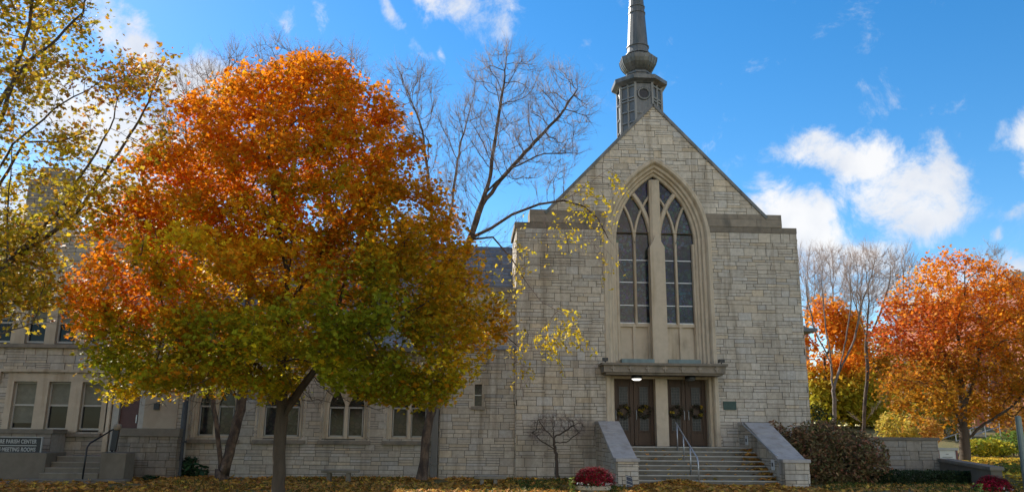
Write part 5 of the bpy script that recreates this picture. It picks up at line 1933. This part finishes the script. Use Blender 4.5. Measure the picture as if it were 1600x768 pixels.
far_leafy("green gold tree far behind the trunk of the right maple", px_line([(1440, 720), (1442, 660), (1444, 640)], 26), [(560, 1420, 1470), (600, 1390, 1510), (640, 1380, 1520), (672, 1385, 1500)], 26, 7000, .28, [(.40, .34, .05), (.46, .33, .03), (.22, .26, .04)], 73)

YQ = 11.0
seeds = [px_line([(1304, 700), (1304, 650), (1302, 610), (1312, 575), (1322, 530), (1330, 470), (1328, 420)], YQ),
         px_line([(1302, 605), (1298, 560), (1290, 510), (1284, 450), (1286, 410)], YQ, YQ + .8), px_line([(1312, 580), (1335, 530), (1345, 480), (1362, 430), (1368, 400)], YQ, YQ - .7),
         px_line([(1300, 570), (1275, 520), (1262, 470), (1258, 425)], YQ, YQ - .5)]
att = px_cloud([(1330, 440, 55, 45), (1275, 440, 28, 50), (1365, 430, 40, 40)], YQ, 2.0, 420, 81)
birch("birch_tree", "pale trunked bare birch with forked stem right behind the church corner", seeds, att, .36, .09, M_pale, "bare birches", 82, .006, 4, .9, .0055, .7, rmax=.016, di=2.2, dk=.5)
seeds = [px_line([(1346, 705), (1350, 650), (1355, 590), (1353, 530), (1358, 470), (1352, 415)], YQ + 2),
         px_line([(1347, 660), (1362, 648), (1374, 630), (1378, 615)], YQ + 2, YQ + 1.6), px_line([(1353, 540), (1375, 490), (1390, 440), (1394, 405)], YQ + 2, YQ + 3), px_line([(1354, 530), (1338, 480), (1322, 430)], YQ + 2, YQ + 3)]
att = px_cloud([(1365, 440, 50, 45), (1400, 440, 30, 40)], YQ + 2, 2.0, 380, 83)
birch("birch_tree", "dark slim bare birch with a crooked low limb beside the pale forked birch", seeds, att, .38, .085, M_birch, "bare birches", 84, .006, 4, .9, .0055, .7, rmax=.016, di=2.2, dk=.5)
for i, (px, top, Y, lab) in enumerate(((1262, 385, 30, "bare grey tree nearest the church corner on the skyline"), (1300, 385, 34, "second bare grey tree on the skyline right of the church"),
                                       (1345, 395, 32, "bushy bare grey tree in the middle of the skyline row"), (1412, 402, 36, "bare grey tree peeping over the left edge of the right maple"),
                                       (1545, 408, 38, "bare grey tree behind the top of the right maple"))):
    seeds = [px_line([(px, 690), (px + 2, 600), (px - 2, 530), (px + 1, 470)], Y)]
    att = px_cloud([(px, 455, 36, 68)], Y, 2.6, 320, 90 + i)
    birch("bare_tree", lab, seeds, att, .5, .13, M_twig, "bare trees on the skyline", 95 + i, .009, 5, 1.3, .009, .8, rmax=.026, di=3.2, dk=.7)

# ------------------------------------------------------------------ shrubs
def shrub(name, label, ellipsoids, N, size, pal, shape, seed, cat="shrub", mat=None, stems=14, group=None, wts=None, gz=GZ, nthr=-.3, nsc=1.3):
    r_ = np.random.default_rng(seed)
    e0 = ellipsoids[0]
    t_ = empty(name, (e0[0], e0[1], gz), label, cat, group)
    pos = []
    vol = np.array([e[3] * e[4] * e[5] for e in ellipsoids]); vol /= vol.sum()
    for e, n_ in zip(ellipsoids, (vol * N).astype(int)):
        d = r_.normal(size=(n_, 3)); d /= np.linalg.norm(d, axis=1)[:, None]
        u = r_.uniform(0, 1, n_) ** .28 * (1 + .14 * pnoise(d, 2.2, seed + e[0]))
        pos.append(np.array(e[:3]) + d * u[:, None] * np.array(e[3:]))
    pos = np.concatenate(pos)
    pos = pos[(pos[:, 2] > gz)]
    nn = pnoise(pos, nsc, seed)
    pos = pos[nn > nthr]; nn = nn[nn > nthr]
    w = np.stack([np.ones(len(pos)) * (wts[i] if wts else 1) + (.8 * nn if i % 2 else -.8 * nn) for i in range(len(pal))], 1)
    leaves_mesh("foliage", pos, size, jitter(mixcol(w, pal), r_, .3, .12), shape, mat or M_green, t_, .3, .3, seed, .4)
    mb = MB()
    for k in range(stems):
        e = ellipsoids[k % len(ellipsoids)]
        a = Vector((e[0] + r_.normal() * e[3] * .2, e[1] + r_.normal() * e[4] * .2, gz - .05))
        b = Vector((e[0] + r_.normal() * e[3] * .5, e[1] + r_.normal() * e[4] * .5, e[2] + e[5] * r_.uniform(.2, .9)))
        mb.tube([a, a.lerp(b, .5) + Vector((r_.normal() * .05, 0, .05)), b], [.02, .014, .005], 4, caps=False)
    mb.build("stems", M_bark, t_)
    return t_
shrub("large_shrub", "large dark shrub with dull red and green leaves beside the right cheek wall",
      [(11.6, -1.4, .95, 1.45, 1.1, 1.15), (12.6, -1.3, .75, 1.0, .95, 1.05), (10.6, -1.2, 1.05, .7, .8, .85), (10.1, -.8, 1.5, .45, .5, .55), (11.0, -2.0, .5, .7, .6, .6)], 17000, .10,
      [(.13, .13, .05), (.31, .11, .07), (.16, .14, .055), (.36, .21, .10)], OVAL, 101, wts=[1.1, .8, .9, .45])
shrub("evergreen_shrub", "dark evergreen shrub in the corner right of the church front", [(12.3, .9, 1.3, .8, .7, 1.35), (12.9, 1.2, .9, .7, .7, .95)], 5000, .09, [(.035, .06, .025), (.055, .08, .03)], DIAM, 102)
hx0, hx1 = W(1368, 750, -1.5)[0], W(1500, 750, -1.5)[0]
hzt = W(1440, 737, -1.9)[2]
hedge = shrub("clipped_hedge", "low clipped dark green hedge at the foot of the garden wall",
              [(hx0 + (hx1 - hx0) * k / 9, -1.5, .25, .30, .36, .30) for k in range(10)], 5000, .05, [(.03, .05, .018), (.045, .065, .022)], DIAM, 103, cat="hedge", nthr=-.6)
r = np.random.default_rng(203)
n_ = 9000
q_ = np.stack([r.uniform(hx0 - .15, hx1 + .12, n_), r.uniform(-1.92, -1.08, n_), r.uniform(GZ, hzt, n_)], 1)
fc = r.integers(0, 4, n_)
q_[fc == 0, 1] = -1.92; q_[fc == 1, 2] = hzt; q_[fc == 2, 0] = hx1 + .12
q_ += pnoise(q_, 2.5, 4)[:, None] * np.array([.05, .06, .06]) + r.normal(size=q_.shape) * .015
leaves_mesh("clipped_foliage", q_, .05, jitter(np.tile([(.035, .055, .02)], (n_, 1)), r, .35, .12), DIAM, M_green, hedge, .3, .3, 204, .2)
shrub("broadleaf_shrub", "small dark green broadleaf shrub beside the dark downspout",
      [(-8.72, -.15, .38, .38, .35, .42), (-8.4, -.2, .28, .3, .3, .26)], 420, .17, [(.025, .06, .03), (.04, .085, .04)], OVAL, 104, stems=8)
shrub("weed_clump", "small dark weed clump at the foot of the porch wall", [(-9.1, -2.35, .18, .3, .16, .14)], 160, .11, [(.02, .05, .02), (.04, .07, .03)], OVAL, 105, stems=4)
for i, (px, py, Y, rx, rz, pal, lab) in enumerate(((1400, 668, 9, .9, .8, [(.62, .46, .06), (.55, .42, .10)], "bright yellow shrub behind the left end of the garden wall"),
                                       (1440, 672, 10, .9, .7, [(.60, .36, .06), (.58, .28, .07)], "amber shrub behind the middle of the garden wall"),
                                       (1475, 655, 15, 1.4, 1.1, [(.5, .3, .04), (.35, .3, .05)], "gold shrub beside the trunk of the right maple"),
                                       (1540, 698, 8, 1.1, .4, [(.16, .24, .04), (.55, .42, .03)], "leafy green and yellow plants on the bank below the terrace steps"),
                                       (1585, 690, 9, 1.3, .5, [(.15, .24, .04), (.22, .26, .05)], "leafy green plants on the bank at the right edge"),
                                       (1580, 745, -2, .7, .25, [(.12, .17, .03), (.2, .2, .04)], "small green plants behind the right flower planter"),
                                       (1585, 655, 16, 1.5, 1.0, [(.45, .16, .05), (.5, .3, .05)], "russet shrub on the slope at the right edge"))):
    p = W(px, py, Y)
    gz_ = float(ground_z(p[0], p[1]))
    shrub("shrub", lab, [(p[0], Y, max(p[2], gz_ + .1), rx, rx * .8, rz), (p[0] + rx * .7, Y + .3, max(p[2], gz_) - .1, rx * .7, rx * .7, rz * .7)], 2600 if Y > 5 else 900, .13 if Y > 5 else .09, pal, OVAL, 110 + i, mat=M_leaf, gz=gz_ - .05, group="shrubs on the right bank")

# ------------------------------------------------------------------ flower planters
def planter(px, py, Y, w, lab, seed, bright):
    p = W(px, py, Y)
    x, zt_ = p[0], p[2]
    r_ = np.random.default_rng(seed)
    gz_ = float(ground_z(x, Y))
    t_ = empty("flower_planter", (x, Y, gz_), lab, "planter", "planters with red chrysanthemums")
    mb = MB()
    mb.lathe(x, Y, [(w * .62, gz_ - .02), (w * .72, zt_ - .12), (w * .84, zt_ - .1), (w * .86, zt_ - .02), (w * .80, zt_), (w * .7, zt_ - .01), (w * .66, zt_ - .05), (0, zt_ - .05)], 20)
    mb.build("pot", M_trim, t_, smooth=False)
    n_ = 4200
    d = r_.normal(size=(n_, 3)); d /= np.linalg.norm(d, axis=1)[:, None]; d[:, 2] = np.abs(d[:, 2])
    u = r_.uniform(.80, 1.05, n_) * (1 + .16 * pnoise(d, 3.2, seed) + .08 * pnoise(d, 8, seed))
    pos = np.array([x + w * .06, Y, zt_ + .02]) + d * u[:, None] * np.array([w * .98, w * .82, w * .76])
    cb = np.tile(np.array([bright]), (n_, 1)) * np.where(pnoise(pos, 9, seed)[:, None] > .12, 1.7, 1.0)
    cb[r_.uniform(0, 1, n_) < .14] = (.05, .075, .02)
    leaves_mesh("red_blooms", pos, .052, jitter(cb, r_, .45, .2), DIAM, M_petal, t_, .5, .4, seed)
    n2 = 700
    th = r_.uniform(0, 2 * math.pi, n2)
    pos = np.stack([x + np.cos(th) * w * r_.uniform(.6, .95, n2), Y + np.sin(th) * w * r_.uniform(.6, .9, n2), zt_ + r_.uniform(-.06, .12, n2)], 1)
    n3 = 200
    pos2 = np.stack([x - w * r_.uniform(.85, 1.1, n3), Y - r_.uniform(0, .3, n3), zt_ + r_.uniform(-.35, .2, n3)], 1)
    pp = np.concatenate([pos, pos2])
    leaves_mesh("green_leaves", pp, .06, jitter(np.concatenate([np.tile([(.04, .07, .02)], (n2, 1)), np.tile([(.36, .42, .10)], (n3, 1))]), r_, .3, .15), OVAL, M_green, t_, .3, .3, seed + 1)
    n4 = 60
    th = r_.uniform(math.pi, 2 * math.pi, n4)
    cl = np.repeat(np.stack([x + np.cos(th[:10]) * w * .85, Y + np.sin(th[:10]) * w * .85, zt_ + r_.uniform(-.05, .08, 10)], 1), 6, axis=0) + r_.normal(size=(n4, 3)) * .02
    leaves_mesh("white_blossoms", cl, .06, np.tile([(.78, .78, .72)], (n4, 1)) * r_.uniform(.8, 1.1, (n4, 1)), OVAL, M_petal, t_, .3, .3, seed + 2)
planter(926, 757, -5.6, .57, "stone planter of dark red chrysanthemums at the foot of the left cheek wall", 131, (.20, .012, .022))
planter(1551, 766, -5.0, .50, "stone planter of crimson chrysanthemums with white blooms at the right edge", 132, (.30, .012, .028))

# ------------------------------------------------------------------ wreaths on the doors
for i, (x, nm) in enumerate(((XC - 1.25, "first"), (XC - .55, "second"), (XC + .55, "third"), (XC + 1.25, "fourth"))):
    t_ = empty("door_wreath", (x, .38, 2.33), "dark green wreath with yellow leaves on the %s door leaf from the left" % nm, "wreath", "wreaths on the church doors")
    r_ = np.random.default_rng(140 + i)
    th = r_.uniform(0, 2 * math.pi, 260)
    rad = .185 + r_.normal(size=260) * .04
    pos = np.stack([x + np.cos(th) * rad, .365 + r_.normal(size=260) * .022, 2.33 + np.sin(th) * rad], 1)
    leaves_mesh("foliage", pos, .055, jitter(np.tile([(.055, .05, .028)], (260, 1)), r_, .4, .15), OVAL, M_green, t_, 0, .3, 150 + i)
    cs = [(.10, .16), (-.13, -.06)] if i in (0,) else [(-.13, .02), (.08, .18), (-.05, .05)] if i == 1 else [(-.14, .0)] if i == 2 else [(.15, .16), (.12, -.08)]
    pp = np.concatenate([np.array([x + a, .34, 2.33 + b]) + r_.normal(size=(14, 3)) * np.array([.035, .01, .03]) for a, b in cs])
    leaves_mesh("yellow_leaves", pp, .075, jitter(np.tile([(.36, .25, .03)], (len(pp), 1)), r_, .3, .1), MAPLE, M_petal, t_, 0, .3, 160 + i)

# ------------------------------------------------------------------ fallen leaves
r = np.random.default_rng(170)
def scatter(n_, x0, x1, y0, y1, thr=-.3, sc=.5):
    x, y = r.uniform(x0, x1, n_), r.uniform(y0, y1, n_)
    p = np.stack([x, y, np.zeros(n_)], 1)
    k = pnoise(p, sc, 5) + .45 * pnoise(p, 2.2, 8) + r.normal(size=n_) * .12 > thr
    p = p[k]
    p[:, 2] = ground_z(p[:, 0], p[:, 1]) + r.uniform(.0, .06, len(p))
    return p
pp = [scatter(34000, -19, 4.3, -9.5, .1, -.30), scatter(6000, 9.9, 17, -9, -.2, -.2), scatter(11000, 15.5, 24, -6, 8, -.5), scatter(2600, 4.4, 9.8, -6.2, -3.4, -.4)]
# drifts on the steps: in the right corner of each tread and a heap at the foot
for k in range(0, nst + 1):
    z = ZL - k * rise; y = ytop - k * tread
    n_ = 60 if 0 < k < 8 else 20
    q_ = np.stack([9.17 - np.abs(r.normal(size=n_)) * .22, y - r.uniform(.0, .28, n_), z - rise * (k > 0) * 0 + r.uniform(.0, .05, n_) - 0.0], 1)
    q_[:, 2] = np.where(q_[:, 1] < y, z - rise + r.uniform(.01, .07, n_), q_[:, 2])
    pp.append(q_)
    q_ = np.stack([r.uniform(5.0, 9.1, 14), y - r.uniform(.02, .27, 14), z - rise + r.uniform(.012, .03, 14)], 1)
    pp.append(q_)
hx = r.normal(size=(2600, 2)) * np.array([.75, .42]) + np.array([6.15, -3.75])
hz_ = .14 + .20 * np.exp(-((hx[:, 0] - 6.15) / .8) ** 2 - ((hx[:, 1] + 3.55) / .5) ** 2) * r.uniform(.2, 1, 2600)
kk = hx[:, 1] < -3.0
pp.append(np.stack([hx[kk, 0], hx[kk, 1], hz_[kk]], 1))
hx = r.uniform(5, 9.1, (1500, 1)); pp.append(np.concatenate([hx, r.uniform(-4.6, -3.55, (1500, 1)), r.uniform(.1, .2, (1500, 1))], 1))
pp = np.concatenate(pp)
nz_ = pnoise(pp, 1.2, 2)
bank = sm(15.6, 16.4, pp[:, 0])
w = np.stack([(.8 + .3 * nz_) * (1 - .8 * bank), (.6 - .3 * nz_) * (1 - .8 * bank), .35 + .2 * nz_ + 3.5 * bank, .35 * np.ones(len(pp))], 1)
col = jitter(mixcol(w, [(.46, .23, .06), (.32, .16, .055), (.82, .54, .06), (.62, .25, .045)]), r, .35, .12)
lit = leaves_mesh("fallen_leaves", pp, .125, col, MAPLE, M_litter, None, 1.3, .55, 171)
tag(lit, "fallen brown and gold leaves lying over the lawn and steps", "leaves", kind="stuff")
# short grass showing through near the wall and on the bank
g_ = np.concatenate([scatter(5000, -9, 1.5, -8, .0, .05), scatter(3500, 1.5, 4.3, -6, .0, -.2), scatter(5000, 9.9, 16, -9, -1.5, .0), scatter(5000, 16, 24, -7, 5, -.2)])
leaves_mesh("grass", g_ + np.array([0, 0, .03]), .11, jitter(np.tile([(.07, .10, .02)], (len(g_), 1)), r, .4, .2), QUAD * np.array([.25, 1.2]), M_green, None, 0, .3, 172, -2)
tag(bpy.data.objects["grass"], "short green grass showing through the leaves", "grass", kind="stuff")
